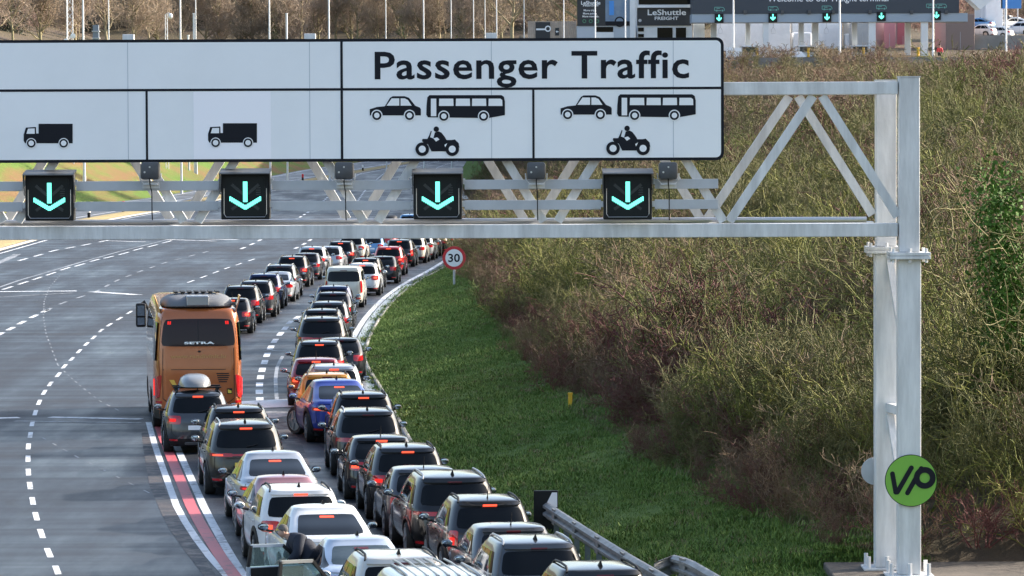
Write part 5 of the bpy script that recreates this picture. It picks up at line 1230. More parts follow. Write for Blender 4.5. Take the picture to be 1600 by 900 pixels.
def scatter(name, P, pick, turn, size, coll, mats=()):
    me = bpy.data.meshes.new(name); me.vertices.add(len(P)); me.vertices.foreach_set('co', np.asarray(P, np.float32).ravel())
    a = me.attributes.new('pick', 'INT', 'POINT'); a.data.foreach_set('value', np.asarray(pick, np.int32))
    a = me.attributes.new('turn', 'FLOAT_VECTOR', 'POINT'); a.data.foreach_set('vector', np.asarray(turn, np.float32).ravel())
    a = me.attributes.new('size', 'FLOAT_VECTOR', 'POINT'); a.data.foreach_set('vector', np.asarray(size, np.float32).ravel())
    o = bpy.data.objects.new(name, me); COL.objects.link(o); scatter_modifier(o, coll); tag(o, kind='stuff'); return o
rng = np.random.default_rng(11)
pts, pick, turn, size = [], [], [], []
def in_view(X, Y, z, mx=140, my=120):
    s = FPX/Y; x = 800+X*s; y = 180-(z-9.1)*s
    return -mx < x < 1600+mx and y < 900+my
Y = 66.0
while Y < 470:
    step = .95 if Y < 140 else (1.25 if Y < 220 else (1.9 if Y < 320 else 2.6))
    e0 = float(scrub_edge(Y)) if Y < BE_Y[-1] else 2.0
    if Y > BE_Y[-1]: e0 = max(1.2, float(scrub_edge(BE_Y[-1]))-(Y-BE_Y[-1])*.05)
    e = e0+.3
    emax = 58 if Y < 300 else 40
    while e < emax:
        st = step*(1.0 if e-e0 < 14 else 1.25)
        ee = e+rng.uniform(-.5, .5)*st; yy = Y+rng.uniform(-.6, .6)*step
        X = float(xedge(yy))+ee; z = float(zright(np.array([max(ee, 0)]), yy)[0]); e += st
        if not in_view(X, yy, z): continue
        if abs(X-MP[0]) < 1.3 and -14 < yy-MP[1] < 1.0: continue
        if yy < GY+2.9: continue          # clear of the plinth
        if abs(yy-452) < 40 and X > 0 and z > 13.5 and yy > 408: continue   # terminal yard
        nv = noise.noise((X*.16, yy*.06, 3.0)); depth_in = ee-e0
        if noise.noise((X*.45, yy*.22, 14.0)) < -.38 and depth_in > 2: continue
        if Y > 250: k = rng.choice([6, 7, 0, 3, 5], p=[.35, .3, .15, .1, .1])
        elif depth_in < 2.2+1.5*nv: k = rng.choice([3, 4, 5, 0, 1], p=[.26, .24, .14, .2, .16])
        elif nv > .08: k = rng.choice([3, 4, 0, 5, 2], p=[.34, .22, .24, .06, .14])
        else: k = rng.choice([0, 1, 2, 5, 3], p=[.34, .26, .26, .08, .06])
        grow_in = min(1.0, .45+depth_in/5.0)
        sc = rng.uniform(.7, 1.25)*grow_in*(1.0 if Y < 220 else 1.25)*(1+.8*noise.noise((X*.28, yy*.14, 8.0)))
        if Y > 250: sc = rng.uniform(.8, 1.3)*(1.1 if Y < 330 else 1.0)
        pts.append((X, yy, z)); pick.append(k); turn.append((rng.normal(0, .12), -.10+rng.normal(0, .14), rng.normal(0, 1.2))); size.append((sc*rng.uniform(.9, 1.2), sc*rng.uniform(.9, 1.2), sc))
    Y += step
print('scrub plants', len(pts))
tag(scatter('scrub', pts, pick, turn, size, protos), label=None, kind='stuff')

# individual shrubs that stand out
def shrub_thing(name, seed, h, wd, stems, m, loc, label, lean=(0, 0), rmin=.010, kids=7, group=None, depth=2):
    o = shrub_mesh(seed, h, wd, stems, m, rmin, depth, lean, kids); o.name = name; COL.objects.link(o); o.location = loc
    tag(o, label, 'shrub', group); return o
def bank_pt(x, Y): 
    p = ony(x, 400, Y); return (p[0], Y, float(ground_z(p[0], Y))-.05)
M_leaf = mat('ivy_leaf', (.085, .18, .028), .7, noise_amt=.6, nscale=3, spec=.15)
def leaf_cloud(centres, n, spread, size_, seed):
    rg = np.random.default_rng(seed); c = np.asarray(centres)[rg.integers(0, len(centres), n)]+rg.normal(0, spread, (n, 3))
    u = rg.normal(0, 1, (n, 3)); u /= np.linalg.norm(u, axis=1, keepdims=True); v = np.cross(u, rg.normal(0, 1, (n, 3))); v /= np.linalg.norm(v, axis=1, keepdims=True); s = size_*rg.uniform(.6, 1.3, (n, 1))
    w_ = np.cross(u, v)*.25
    V = np.stack([c-u*s, c+v*s*.7+w_*s, c+u*s*1.1, c-v*s*.7+w_*s], 1).reshape(-1, 3); F = np.arange(n*4).reshape(-1, 4); return V, F
for i, (x, Yd, h, ln, lab) in enumerate(((1575, 84, 6.4, (-.05, 0), 'tall bare shrub wrapped in glossy green ivy beside the round green sign'),)):
    b = bank_pt(x, Yd); sh = shrub_thing('ivy_shrub', 31, h, 2.4, 8, T_olive, b, lab, ln, .012, 8)
    cs = []
    for z in np.linspace(.3, 5.6, 26): cs += [(-.25*math.sin(z*1.3)-.15, -.3+.2*math.cos(z), z), (.35*math.sin(z*.8+1), -.45, z*.9)]
    V, F = leaf_cloud(cs, 6500, .27, .048, 5); lv = raw_mesh('ivy', V, F, M_leaf, sh)
for i, (x, Yd, h, mm, lab) in enumerate(((1480, 92, 5.4, T_green, 'tall green barked shrub with upright shoots just past the column'), (1330, 108, 4.6, T_olive, 'mossy shrub with fine shoots showing between the web members and column'), (1235, 122, 4.2, T_green, 'greenish shrub seen through the end panel of the truss'), (1535, 98, 5.0, T_tan, 'pale tan shrub with straight shoots behind the ivy clad one'), (1195, 95, 2.6, T_olive, 'low spreading shrub over the grass edge below the lower beam'), (1010, 128, 3.0, T_tan, 'dry tan shrub leaning over dark red twigs below the last arrow signal'))):
    shrub_thing('bare_shrub', 40+i, h, 1.1 if i in (0, 1, 3) else 2.2, 12, mm, bank_pt(x, Yd), lab, (.04, 0), .0085, 9, 'shrubs standing out of the scrub')

# grass on the bank
M_blade = twig_mat('grass_blade', (.048, .10, .012), (.075, .14, .02), (.13, .19, .038))
M_blade2 = twig_mat('dry_blade', (.16, .12, .06), (.22, .17, .09), (.10, .10, .04))
tufts = bpy.data.collections.new('tuft_sources')
for i in range(5):
    rg = np.random.default_rng(90+i); n = 60; V = []; F = []
    for k in range(n):
        x, y = rg.normal(0, .16, 2); a = rg.random()*6.28; h = rg.uniform(.035, .075)*(1.7 if i >= 3 else 1); l = rg.uniform(.02, .08); wd = .0065
        c, s_ = math.cos(a), math.sin(a); b = len(V)
        V += [(x-s_*wd, y+c*wd, -.02), (x+s_*wd, y-c*wd, -.02), (x+c*l*.4+s_*wd*.6, y+s_*l*.4-c*wd*.6, h*.6), (x+c*l*.4-s_*wd*.6, y+s_*l*.4+c*wd*.6, h*.6), (x+c*l, y+s_*l, h), (x+c*l+.002, y+s_*l, h)]
        F += [(b, b+1, b+2, b+3), (b+3, b+2, b+5, b+4)]
    o = raw_mesh('tuft_%02d' % i, V, F, M_blade if i < 4 else M_blade2, link=False); tufts.objects.link(o)
pts, pick, turn, size = [], [], [], []
n_try = 0
while len(pts) < 42000 and n_try < 900000:
    n_try += 1
    Yd = 64+196*rng.random()**1.6; e = rng.random()*(16 if Yd < 130 else 9)
    se = float(np.interp(Yd, BE_Y, BE_E)) if Yd < BE_Y[-1] else 2.5
    if e > se+1.2: continue
    X = float(np.interp(Yd, EDGE_Y, EDGE_X))
    X = float(xedge(Yd))+e+.16 if n_try % 1 == 0 else X
    z = float(zright(np.array([e]), Yd)[0])
    if not in_view(X, Yd, z, 20, 20): continue
    if GX-.9 < X < GX+4 and GY-1.3 < Yd < GY+2.5: continue
    nv = noise.noise((X*.5, Yd*.3, 1.0))
    pts.append((X, Yd, z)); pick.append(int(rng.choice([0, 1, 2, 3, 4], p=[.30, .30, .25, .12, .03])) if e < se else int(rng.choice([3, 4, 1], p=[.4, .4, .2]))); turn.append((rng.normal(0, .1), rng.normal(0, .1), rng.random()*6.28)); s_ = rng.uniform(.7, 1.4)*(1+.5*nv); size.append((s_*1.15, s_*1.15, s_*.72))
print('tufts', len(pts), n_try)
scatter('grass', pts, pick, turn, size, tufts)
# yellow green weeds in the verge
M_weed = mat('weed_leaf', (.16, .22, .03), .6, noise_amt=.4, nscale=9)
for x, y, s_, lab in ((597, 582, 1.0, 'bright yellow green weed clump by the wet road edge'), (636, 655, .8, 'small yellow green weed beside the queue halfway up'), (668, 673, .6, 'pale weed tuft on the grass by the roof railed cars')):
    p = on_ground(x, y); V, F = leaf_cloud([(0, 0, .1), (.2, .2, .15), (-.15, .1, .12)], int(170*s_), .16*s_, .045, int(x)); V[:, 2] = np.abs(V[:, 2])
    o = raw_mesh('weed', V, F, M_weed); o.location = tuple(p); tag(o, lab, 'plant', 'weeds along the road edge')

# ------------------------------------------------------------------ trees on the hillside
T_bark = twig_mat('tree_bark', (.17, .15, .08), (.24, .21, .11), (.32, .27, .17))
T_twig = twig_mat('tree_twigs', (.24, .18, .125), (.30, .235, .165), (.33, .255, .195))
def tree_meshes(seed, h, bushy):
    rg = np.random.default_rng(seed); tr, cr = [], []
    p = np.array((0., 0, -.6)); d = np.array((rg.normal(0, .05), rg.normal(0, .05), 1.0)); n = 9; r = h*.019; forks = []
    for i in range(n):
        d2 = d+rg.normal(0, .06, 3); d2[2] = abs(d2[2])+.5; d2 /= np.linalg.norm(d2); q = p+d2*h*.75/n; r1 = r*(1-.075*(i+1)) if i < 5 else r*(.62-.12*(i-4)); tr.append((p, q, r*(1-.075*i) if i < 6 else max(.03, r*(.62-.12*(i-5))), max(.03, r1)))
        if i >= (1 if bushy else 2):
            for _ in range(3 if bushy else 2): forks.append((q, d2, i))
        p, d = q, d2
    for q, dd, i in forks:
        a = rg.random()*6.28; k = np.array((math.cos(a), math.sin(a), rg.uniform(.5, 1.1)))
        L = h*rg.uniform(.22, .42)*(1.1-.06*i); s0 = []
        grow(rg, q, k, L, r*.42, 0, s0, -.05, .6, 5, 0, .45, .12); tr += s0
        for s1 in s0[1:]:
            for _ in range(4):
                kk = rg.normal(0, 1, 3); kk[2] = abs(kk[2])*.8+.2; grow(rg, s1[1], kk, L*rg.uniform(.3, .6), .035, 2, cr, -.02, .7, 3, 5, .5, .08, (.45, .75), .017)
    return prisms(tr, 6), prisms(cr, 3)
TM = []
for i in range(6):
    (V, F), (V2, F2) = tree_meshes(200+i, 15, i % 2)
    a = raw_mesh('trunk', V, F, T_bark, link=False); a.data.shade_smooth(); b = raw_mesh('crown', V2, F2, T_twig, link=False); TM.append((a.data, b.data)); bpy.data.objects.remove(a); bpy.data.objects.remove(b)
    if i == 0: print('tree faces', len(F), len(F2))
M_ever = mat('evergreen_leaf', (.035, .05, .016), .6, noise_amt=.5, nscale=.6)
def hill_z(X, Y):
    e = float(xfar(Y))-X
    z = float(zleft(np.array([max(e, 0)]), Y)[0]) if e > 0 else 0.0
    if X-float(xedge(Y)) > 0: z = max(z, float(ground_z(X, Y)))
    if Y > 850: z = max(z, (Y-860)*.20-.5)
    return z
def hill_at(x, y):
    """first point of the hills that the photo shows at (x, y)"""
    for Y in np.arange(470, 1290, 4.0):
        p = ony(x, y, Y)
        if hill_z(p[0], Y) >= p[2]: return p[0], Y
    return ony(x, y, 1200)[0], 1200.0
TREES = [(20, 560, .85), (62, 600, .95), (168, 585, 1.1), (205, 570, 1.05), (232, 590, 1.0), (250, 575, 1.1), (322, 565, 1.15), (342, 580, 1.05), (374, 560, .95), (396, 575, 1.0), (430, 585, 1.05), (446, 600, .95), (470, 590, 1.1), (498, 610, 1.0), (525, 930, 1.15), (548, 905, 1.1), (560, 930, 1.1), (590, 950, 1.0), (628, 930, 1.05), (655, 960, 1.1), (690, 940, 1.0), (720, 960, 1.15), (768, 920, 1.2), (785, 925, 1.15), (800, 930, 1.2), (845, 960, 1.0), (-20, 590, 1.0), (120, 610, 1.0), (285, 620, 1.05), (870, 970, 1.0), (905, 980, 1.1), (960, 990, 1.1), (1020, 1000, 1.1), (1090, 990, 1.1), (1150, 1000, 1.1)]
desc = ['bare tree with a forked mossy trunk', 'bushy bare tree branching low', 'slim bare tree with rising limbs', 'broad bare tree with pale twigs', 'straight bare tree among the lamp columns', 'bare tree with crossing branches']
near = ['above the blank part of the sign', 'over the sign\'s plain lorry panel', 'behind the tall lamp columns', 'above the word Passenger', 'beyond the terminal buildings']
for i, (x, Yd, sc) in enumerate(TREES):
    X, Yd = hill_at(x, 74+(i*37) % 34); z = hill_z(X, Yd); k = i % 6; sc = sc*(.85+.35*(Yd/900))
    spot = 'above the sign\'s cut-off end' if x < 120 else ('above the blank sign between bracket caps' if x < 480 else ('above the tall sign divider' if x < 580 else ('above the word Passenger' if x < 830 else 'beyond the terminal buildings')))
    nth = sum(1 for xx, _, _ in TREES[:i] if (xx < 120) == (x < 120) and (xx < 480) == (x < 480) and (xx < 580) == (x < 580) and (xx < 830) == (x < 830))
    word = ['', 'second ', 'third ', 'fourth ', 'fifth ', 'sixth ', 'seventh ', 'eighth ', 'ninth ', 'tenth ', 'eleventh ', 'twelfth ', 'thirteenth ', 'fourteenth ', 'fifteenth '][min(nth, 14)]
    t = empty('bare_tree', (X, Yd, z-.3), i*1.7, (word+desc[k]+', '+spot).strip(), 'tree', 'bare trees along the hillside')
    t.scale = (sc, sc, sc)
    for nm, me in zip(('trunk', 'crown'), TM[k]):
        o = bpy.data.objects.new(nm, me); COL.objects.link(o); o.parent = t
    if i in (10, 18, 21):
        cs = [(.2*math.sin(z*2), .2*math.cos(z*2), z) for z in np.linspace(.5, 9, 30)]; V, F = leaf_cloud(cs, 900, .35, .11, i); raw_mesh('ivy', V, F, M_leaf, t)
# mass of woodland undergrowth behind the trunks
woods = bpy.data.collections.new('woods_sources')
T_wood = twig_mat('woodland_twigs', (.22, .175, .11), (.30, .24, .155), (.32, .24, .18))
T_pink = twig_mat('pinkish_twigs', (.28, .17, .14), (.34, .21, .17), (.28, .20, .15))
for i, mm in enumerate((T_wood, T_wood, T_pink, T_wood)):
    o = shrub_mesh(300+i, 6.0, 4.5, 10, mm, .026, 2, (0, 0), 8); o.name = 'thicket_%02d' % i; woods.objects.link(o)
cs = [(rng.normal(0, 1.3), rng.normal(0, 1.3), abs(rng.normal(2.5, 1.6))) for _ in range(60)]
V, F = leaf_cloud(cs, 2600, .6, .16, 77); o = raw_mesh('thicket_04', V, F, M_ever, link=False); woods.objects.link(o)
pts, pick, turn, size = [], [], [], []
for _ in range(1500):
    X, Yd = hill_at(rng.uniform(-60, 1660), rng.uniform(-60, 52)); Yd += rng.uniform(0, 6)
    z = hill_z(X, Yd); s = FPX/Yd; x = 800+X*s
    if not -60 < x < 1660: continue
    pk = 2 if (x < 75 and rng.random() < .75) or (x > 820 and rng.random() < .6) else int(rng.choice([0, 1, 3, 4], p=[.32, .32, .26, .10]))
    if 300 < x < 350 or 640 < x < 700: pk = 4 if rng.random() < .35 else pk
    pts.append((X, Yd, z-.3)); pick.append(pk); turn.append((0, 0, rng.random()*6.28)); q = rng.uniform(.5, 1.1)*(.85 if Yd < 800 else 1.3); size.append((q, q, q*rng.uniform(.8, 1.5)))
scatter('woods', pts, pick, turn, size, woods)
# rough sunlit grass tufts on the hillside by the slip road
wild = bpy.data.collections.new('wild_sources')
for i, mm in enumerate((M_blade, M_blade2, M_blade)):
    pass

# ------------------------------------------------------------------ lamp columns
M_pole = mat('white_column', (.72, .73, .74), .45, noise_amt=.1)
pole_labs = {}
POLES = [(130, 455, 1, .15), (282, 500, 1, .14), (421, 520, 1, .14), (170, 560, 0, .10), (306, 560, 0, .10), (514, 540, 0, .15), (603, 640, 0, .10), (662, 620, 0, .14), (705, 640, 0, .10), (740, 660, 0, .10), (758, 700, 0, .09), (776, 640, 0, .11), (819, 470, 0, .07), (881, 430, 0, .07), (930, 425, 0, .08), (977, 428, 0, .08), (1146, 420, 0, .10), (1312, 415, 0, .11), (1458, 418, 0, .10), (1572, 420, 0, .10)]
wher = ['first tall mast from the photo\'s edge, standing in the roadside grass', 'tall mast rising behind the second lorry panel, foot in roadside grass', 'tall mast between the lorry patch and the tall divider', 'thin column above the blank sign between mast and bracket cap', 'thin column paired with the tall mast behind the blank sign', 'thick column close above the tall divider', 'column above the letters Pa', 'thick column above the letters ss', 'thin column above the letter e', 'thin column above the letter n', 'thinnest column beside the bracket cap', 'column just past the bracket cap', 'thin column before the wooden fence', 'column in front of the wooden fence', 'column before the black poster hoarding', 'column before the white building front', 'column before the first canopy arrow', 'thick column before the middle of the toll canopy', 'column before the last canopy arrow', 'column before the parked cars']
for (x, Yd, low, r), wl in zip(POLES, wher):
    p = ony(x, 60, Yd); X = p[0]; z = 0.0 if low else hill_z(X, Yd)
    if low: z = hill_z(X, Yd)
    H_ = 9.1+Yd*275/FPX-z
    t = empty('lamp_column', (X, Yd, z-.2), 0, 'white lamp column, '+wl, 'lamp column', 'white lamp columns')
    m = MB(); m.tube([(0, 0, 0), (0, 0, 1.4)], r*1.25, 10); m.tube([(0, 0, 1.4), (0, 0, H_)], [r, r*.6], 10); m.build('pole', M_pole, t, 40)
    m = MB(); m.tube([(0, 0, H_-.1), (.3, -.1, H_+.1), (1.3, -.2, H_+.2)], .05, 6); m.build('arm', M_pole, t); m = MB(); m.box(1.1, 1.8, -.35, -.05, H_+.15, H_+.3, .04); m.build('lantern', M_steel2, t)
# lattice mast, camera post, grey tapered box, stub posts
p = ony(108, 60, 470); X = p[0]; z = hill_z(X, 470); t = empty('lattice_mast', (X, 470, z-.2), 0, 'white lattice mast with small dishes beside the first tall mast', 'mast')
m = MB(); s_ = .42; T_ = 16.0
for a in (0, 1, 2): m.tube([(s_*math.cos(a*2.09), s_*math.sin(a*2.09), 0), (s_*math.cos(a*2.09), s_*math.sin(a*2.09), 24-z)], .05, 5)
for k in range(int((24-z)/.8)):
    for a in (0, 1, 2):
        b = (a+1) % 3; m.tube([(s_*math.cos(a*2.09), s_*math.sin(a*2.09), k*.8), (s_*math.cos(b*2.09), s_*math.sin(b*2.09), (k+1)*.8)], .025, 4)
m.build('lattice', M_pole, t)
for dx, zz in ((.5, 18.3), (-.3, 17.7)):
    m = MB(); m.lathe([(0, .1), (.25, 0), (.3, -.25), (0, -.3)], 12, 'y', (dx, -.45, zz-z)); m.build('dish', M_white, t)
p = ony(260, 60, 540); z = hill_z(p[0], 540); t = empty('camera_post', (p[0], 540, z), 0, 'slim lattice post topped with a white dome camera among bare trees', 'camera')
tz = ony(260, 22, 540)[2]-z
m = MB(); 
for a in (-.18, .18): m.tube([(a, 0, 0), (a*.7, 0, tz)], .05, 5)
for k in range(int(tz/.7)): m.tube([(-.17, 0, k*.7), (.17, 0, k*.7+.7)], .025, 4)
m.build('post', M_pole, t); m = MB(); m.tube([(0, 0, tz), (.3, -.1, tz+.15), (.55, -.1, tz)], .06, 6); m.build('arm', M_pole, t)
m = MB(); m.ellipsoid((.55, -.1, tz-.25), .28, .28, .36); m.build('dome', M_white, t, True)
p = ony(150, 62, 540); z = hill_z(p[0], 540); tz = ony(150, 39, 540)[2]-z; t = empty('equipment_cabinet', (p[0], 540, z), 0, 'grey tapering box structure between two thin columns', 'cabinet')
m = MB(); m.add([(-.55, -.4, 0), (.55, -.4, 0), (.55, .4, 0), (-.55, .4, 0), (-.36, -.3, tz), (.36, -.3, tz), (.36, .3, tz), (-.36, .3, tz)], [(0,1,5,4),(1,2,6,5),(2,3,7,6),(3,0,4,7),(4,5,6,7)]); m.build('casing', mat('cab_grey', (.17, .20, .25), .6), t)
for zz in (.86, .93):
    m = MB(); m.box(-.5, .5, -.44, .44, tz*zz, tz*zz+.12); m.build('band', M_steel2, t)
for x, y0, lab in ((303, 22, 'short white stub post beside the paired thin column'), (448, 22, 'short white stub post between tall mast and thick column'), (294, 56, 'tiny white stub post low behind the blank sign')):
    Yd = 560; p = ony(x, 60, Yd); z = hill_z(p[0], Yd); tz = ony(x, y0, Yd)[2]-z; t = empty('stub_post', (p[0], Yd, z), 0, lab, 'post', 'white stub posts')
    m = MB(); m.tube([(0, 0, 0), (0, 0, tz)], .13, 8); m.build('post', M_pole, t); m = MB(); m.tube([(0, 0, tz), (0, 0, tz+.12)], .17, 8); m.build('cap', M_white, t)
# ------------------------------------------------------------------ freight terminal on the plateau
M_navy = mat('navy_fascia', (.035, .045, .062), .5); M_fascia = mat('blue_grey_beam', (.30, .36, .43), .5); M_bwhite = mat('building_white', (.72, .73, .74), .55, noise_amt=.1, nscale=.5)
M_mint = mat('mint_symbol', (.13, .33, .30), .5); M_txt = mat('sign_white', (.75, .76, .77), .5); M_wood = mat('pale_timber', (.46, .37, .30), .8, noise_amt=.25, nscale=2); M_posterblk = mat('poster_black', (.015, .017, .022), .45)
M_yard = mat('yard_concrete', (.30, .29, .27), .9, noise_amt=.3, nscale=.4)
TY = 440.0
def tp(x, y, Y=TY): p = ony(x, y, Y); return p[0], p[2]
zyard = 14.5
yard = MB(); yard.box(0, 120, 406, 500, zyard-6, zyard+.03); tag(yard.build('yard', M_yard), kind='structure')
# canopy
X0c, _ = tp(1081, 30); X1c, _ = tp(1512, 30); zb = tp(1300, 34.5)[1]; zm = tp(1300, 21)[1]; zt_ = tp(1300, -16)[1]
t = empty('toll_canopy', ((X0c+X1c)/2, TY, zyard), 0, 'long toll canopy with dark fascia and lit green arrows over white posts', 'canopy'); ox, oz = (X0c+X1c)/2, zyard
def tpart(m, name, mm, par=None, smooth=False, o=(0, 0, 0)):
    m.v = [(x-ox, y-TY, z-oz) for x, y, z in m.v]; return m.build(name, mm, par or t, smooth)
m = MB(); m.box(X0c, X1c, TY, TY+5, zb, zm-.01); tpart(m, 'beam', M_fascia)
m = MB(); m.box(X0c+.05, X1c-.9, TY-.08, TY+5, zm, zt_); tpart(m, 'fascia', M_navy)
m = MB(); x0, z0 = tp(1199, 2.5); x1, _ = tp(1388, 2.5); put_text(m, 'Welcome to our Freight terminal', x0, x1, z0, z0+.62, TY-.10, offset=.012); tpart(m, 'lettering', M_txt)
def lorry_icon(cx, cz, s, flip=1):
    m = MB(); y = TY-.10
    for p, q in (((-1, .35), (.35, .35)), ((-1, -.35), (-1, .35)), ((-1, -.35), (-.75, -.35)), ((-.35, -.35), (.35, -.35)), ((.35, .35), (.8, .3)), ((.8, .3), (1.05, -.05)), ((1.05, -.05), (1.05, -.35)), ((1.05, -.35), (.95, -.35)), ((-.6, .1), (.1, .1))):
        m.bar((cx+p[0]*s, y, cz+p[1]*s), (cx+q[0]*s, y, cz+q[1]*s), .14*s, .02, (0, 1, 0))
    m.disc(cx-.55*s, cz-.35*s, .2*s, y-.01, y+.01, 12); m.disc(cx+.65*s, cz-.35*s, .2*s, y-.01, y+.01, 12); return m
for x, y in ((1124, 14), (1208, 13), (1292, 12), (1377, 11), (1455, 9), (1471, 9)): c = tp(x, y); tpart(lorry_icon(c[0], c[1], .5), 'lorry_symbol', M_mint)
for x, y in ((1123.5, 28.5), (1207.5, 27.5), (1292, 27), (1377, 25.5), (1463, 24)):
    c = tp(x, y); m = MB(); m.box(c[0]-.46, c[0]+.46, TY-.20, TY-.02, c[1]-.48, c[1]+.48, .03); sb = tpart(m, 'arrow_signal', M_sigbox)
    m = MB(); a, b = c; m.prism([(a-.07, b+.36), (a+.07, b+.36), (a+.07, b-.02), (a+.24, b+.10), (a+.28, b-.06), (a, b-.32), (a-.28, b-.06), (a-.24, b+.10), (a-.07, b-.02)], TY-.225, TY-.203); tpart(m, 'arrow', M_led, sb)
for x in (1164, 1222, 1264, 1302, 1359, 1424, 1478): c = tp(x, 19); m = MB(); m.box(c[0]-.16, c[0]+.16, TY-.35, TY-.03, c[1]-.2, c[1]+.2, .03); tpart(m, 'floodlight', M_lamp)
for x, wd in ((1118, 9), (1172, 7), (1197, 9), (1256, 8), (1278, 10), (1340, 8), (1363, 11), (1424, 9), (1445, 11)):
    c = tp(x, 60); h_ = wd/30.0; dy = .2 if x % 2 else 3.8
    m = MB(); m.box(c[0]-h_, c[0]+h_, TY+dy, TY+dy+.6, zyard-.02, zb-.003, .02); tpart(m, 'post', M_bwhite)
for x in (1126, 1209, 1292): 
    c = tp(x, 42); m = MB(); m.tube([(c[0], TY+.8, zb), (c[0], TY+.8, c[1]), (c[0]-.2, TY+.8, c[1]-.3), (c[0]-.2, TY+.8, c[1]-.65), (c[0]+.2, TY+.8, c[1]-.65), (c[0]+.2, TY+.8, c[1]-.3), (c[0], TY+.8, c[1])], .025, 5); tpart(m, 'loop', M_steel2)
m = MB(); a = tp(1512, 8); m.add([(a[0]-.3, TY-1, a[1]+.9), (a[0]+3, TY-1, a[1]+.9), (a[0]+1.2, TY-1, a[1]-.5), (a[0]-.3, TY+3, a[1]+.9), (a[0]+3, TY+3, a[1]+.9), (a[0]+1.2, TY+3, a[1]-.5)], [(0,1,2),(3,5,4),(0,3,4,1),(1,4,5,2),(2,5,3,0)]); tpart(m, 'end_wing', M_bwhite)
# kiosks and barriers under the canopy
for i, (x, lab) in enumerate(((1172, 'small white toll kiosk island beside the first canopy arrow'), (1262, 'small white toll kiosk island below the second canopy arrow gap'), (1345, 'small white toll kiosk island by the middle canopy post'))):
    c = tp(x, 72); kt = empty('toll_kiosk', (c[0], TY+2, zyard+.02), 0, lab, 'kiosk', 'toll kiosks under the canopy')
    m = MB(); m.box(-.8, .8, -1.2, 1.2, 0, 1.0, .05); m.build('base', M_bwhite, kt); m = MB(); m.box(-.75, .75, -1.1, 1.1, 1.0, 1.6); m.build('window', M_clearglass, kt); m = MB(); m.box(-.95, .95, -1.3, 1.3, 1.6, 1.75, .03); m.build('roof', M_bwhite, kt)
    m = MB(); m.tube([(-.9, -1.4, 0), (-.9, -1.4, 1.0), (.9, -1.4, 1.0), (.9, -1.4, 0)], .05, 6); m.build('rail', M_steel2, kt)
for x, lab in ((1182, 'yellow guard post near the first white kiosk'), (1262, 'yellow guard post beside the canopy\'s third post'), (1348, 'yellow guard post beside the canopy\'s sixth post'), (1433, 'yellow guard post beside the last pair of canopy posts')):
    c = tp(x, 70); p = MB(); p.tube([(c[0], TY-1.0, zyard), (c[0], TY-1.0, zyard+1.5)], .13, 8); tag(p.build('guard_post', M_yel), lab, 'post', 'yellow guard posts')
for x0, x1, y0, lab in ((1134, 1166, 74, 'low white barrier block just past the sign corner, under the canopy'), (1186, 1262, 80, 'long low white barrier wall in front of the canopy\'s first posts')):
    a = ony(x0, y0, 412); b_ = ony(x1, y0, 412); bt = empty('barrier_block', ((a[0]+b_[0])/2, 412, zyard+.03), 0, lab, 'barrier', 'white barriers before the canopy'); hw = (b_[0]-a[0])/2
    m = MB(); m.add([(-hw, -.35, 0), (hw, -.35, 0), (hw, .35, 0), (-hw, .35, 0), (-hw+.05, -.14, max(.6, a[2]-zyard)), (hw-.6, -.14, max(.6, a[2]-zyard)*.9), (hw-.6, .14, max(.6, a[2]-zyard)*.9), (-hw+.05, .14, max(.6, a[2]-zyard))], [(0,1,5,4),(1,2,6,5),(2,3,7,6),(3,0,4,7),(4,5,6,7),(3,2,1,0)]); m.build('wall', M_bwhite, bt)
    m = MB(); m.box(-hw, hw, -.40, .40, 0, .12, .02); m.build('footing', M_conc, bt)
# lorries behind the canopy
def trailer(x0, x1, ytop, ybot, Yd, m_box, lab, rear=False, cab=False, m_low=None):
    a = ony(x0, ytop, Yd); b = ony(x1, ybot, Yd); zg = zyard+.03; X0, X1 = a[0], b[0]; zt2 = a[2]
    lt = empty('lorry', ((X0+X1)/2, Yd, zg), 0, lab, 'lorry', 'lorries parked beyond the canopy'); hw = (X1-X0)/2; d_ = 2.5 if not rear else 12.0
    m = MB(); m.box(-hw, hw, 0, d_, 1.15, max(zt2-zg, 3.6), .05); m.build('trailer_body', m_box, lt)
    m = MB(); m.box(-hw+.1, hw-.1, .2, d_-.2, .55, 1.15); m.build('chassis', m_low or M_plastic, lt)
    xs = (-hw*.75, -hw*.75+1.3, hw*.6, hw*.6+1.3) if not rear else (-hw+.3, hw-.3)
    for xx in xs:
        for yy in ((.15, d_-.15) if not rear else (1.2, 2.6, 9.5)):
            m = MB(); m.lathe([(0, -.13), (.28, -.13), (.48, -.13), (.5, 0), (.48, .13), (.28, .13), (0, .13)], 18, 'y' if not rear else 'x', (xx, yy, .5)); m.build('wheel', M_rubber, lt, 40)
    if rear:
        m = MB(); m.box(-.02, .02, -.03, 0, 1.2, 3.5); m.box(-hw, hw, -.05, 0, .95, 1.12); m.build('door_bars', M_steel2, lt)
        for sg in (-1, 1): m = MB(); m.box(sg*(hw-.3)-.2, sg*(hw-.3)+.2, -.08, -.05, .97, 1.1); m.build('tail_lamp', M_tailoff, lt)
    else:
        m = MB(); m.box(hw+.3, hw+2.3, 0, 2.5, .6, 3.5, .15); m.build('cab', m_box, lt)
    return lt
M_trail = mat('trailer_white', (.82, .82, .83), .5, noise_amt=.15, nscale=.7); M_trail2 = mat('trailer_grey', (.40, .41, .42), .5, noise_amt=.2, nscale=.7); M_pinkl = mat('faded_pink_lorry', (.50, .20, .22), .5); M_brownl = mat('brown_trailer', (.22, .16, .14), .6)
trailer(1120, 1235, 20, 66, 462, M_trail, 'long white lorry trailer behind the first two canopy posts', m_low=mat('blue_skirt', (.02, .05, .22), .5))
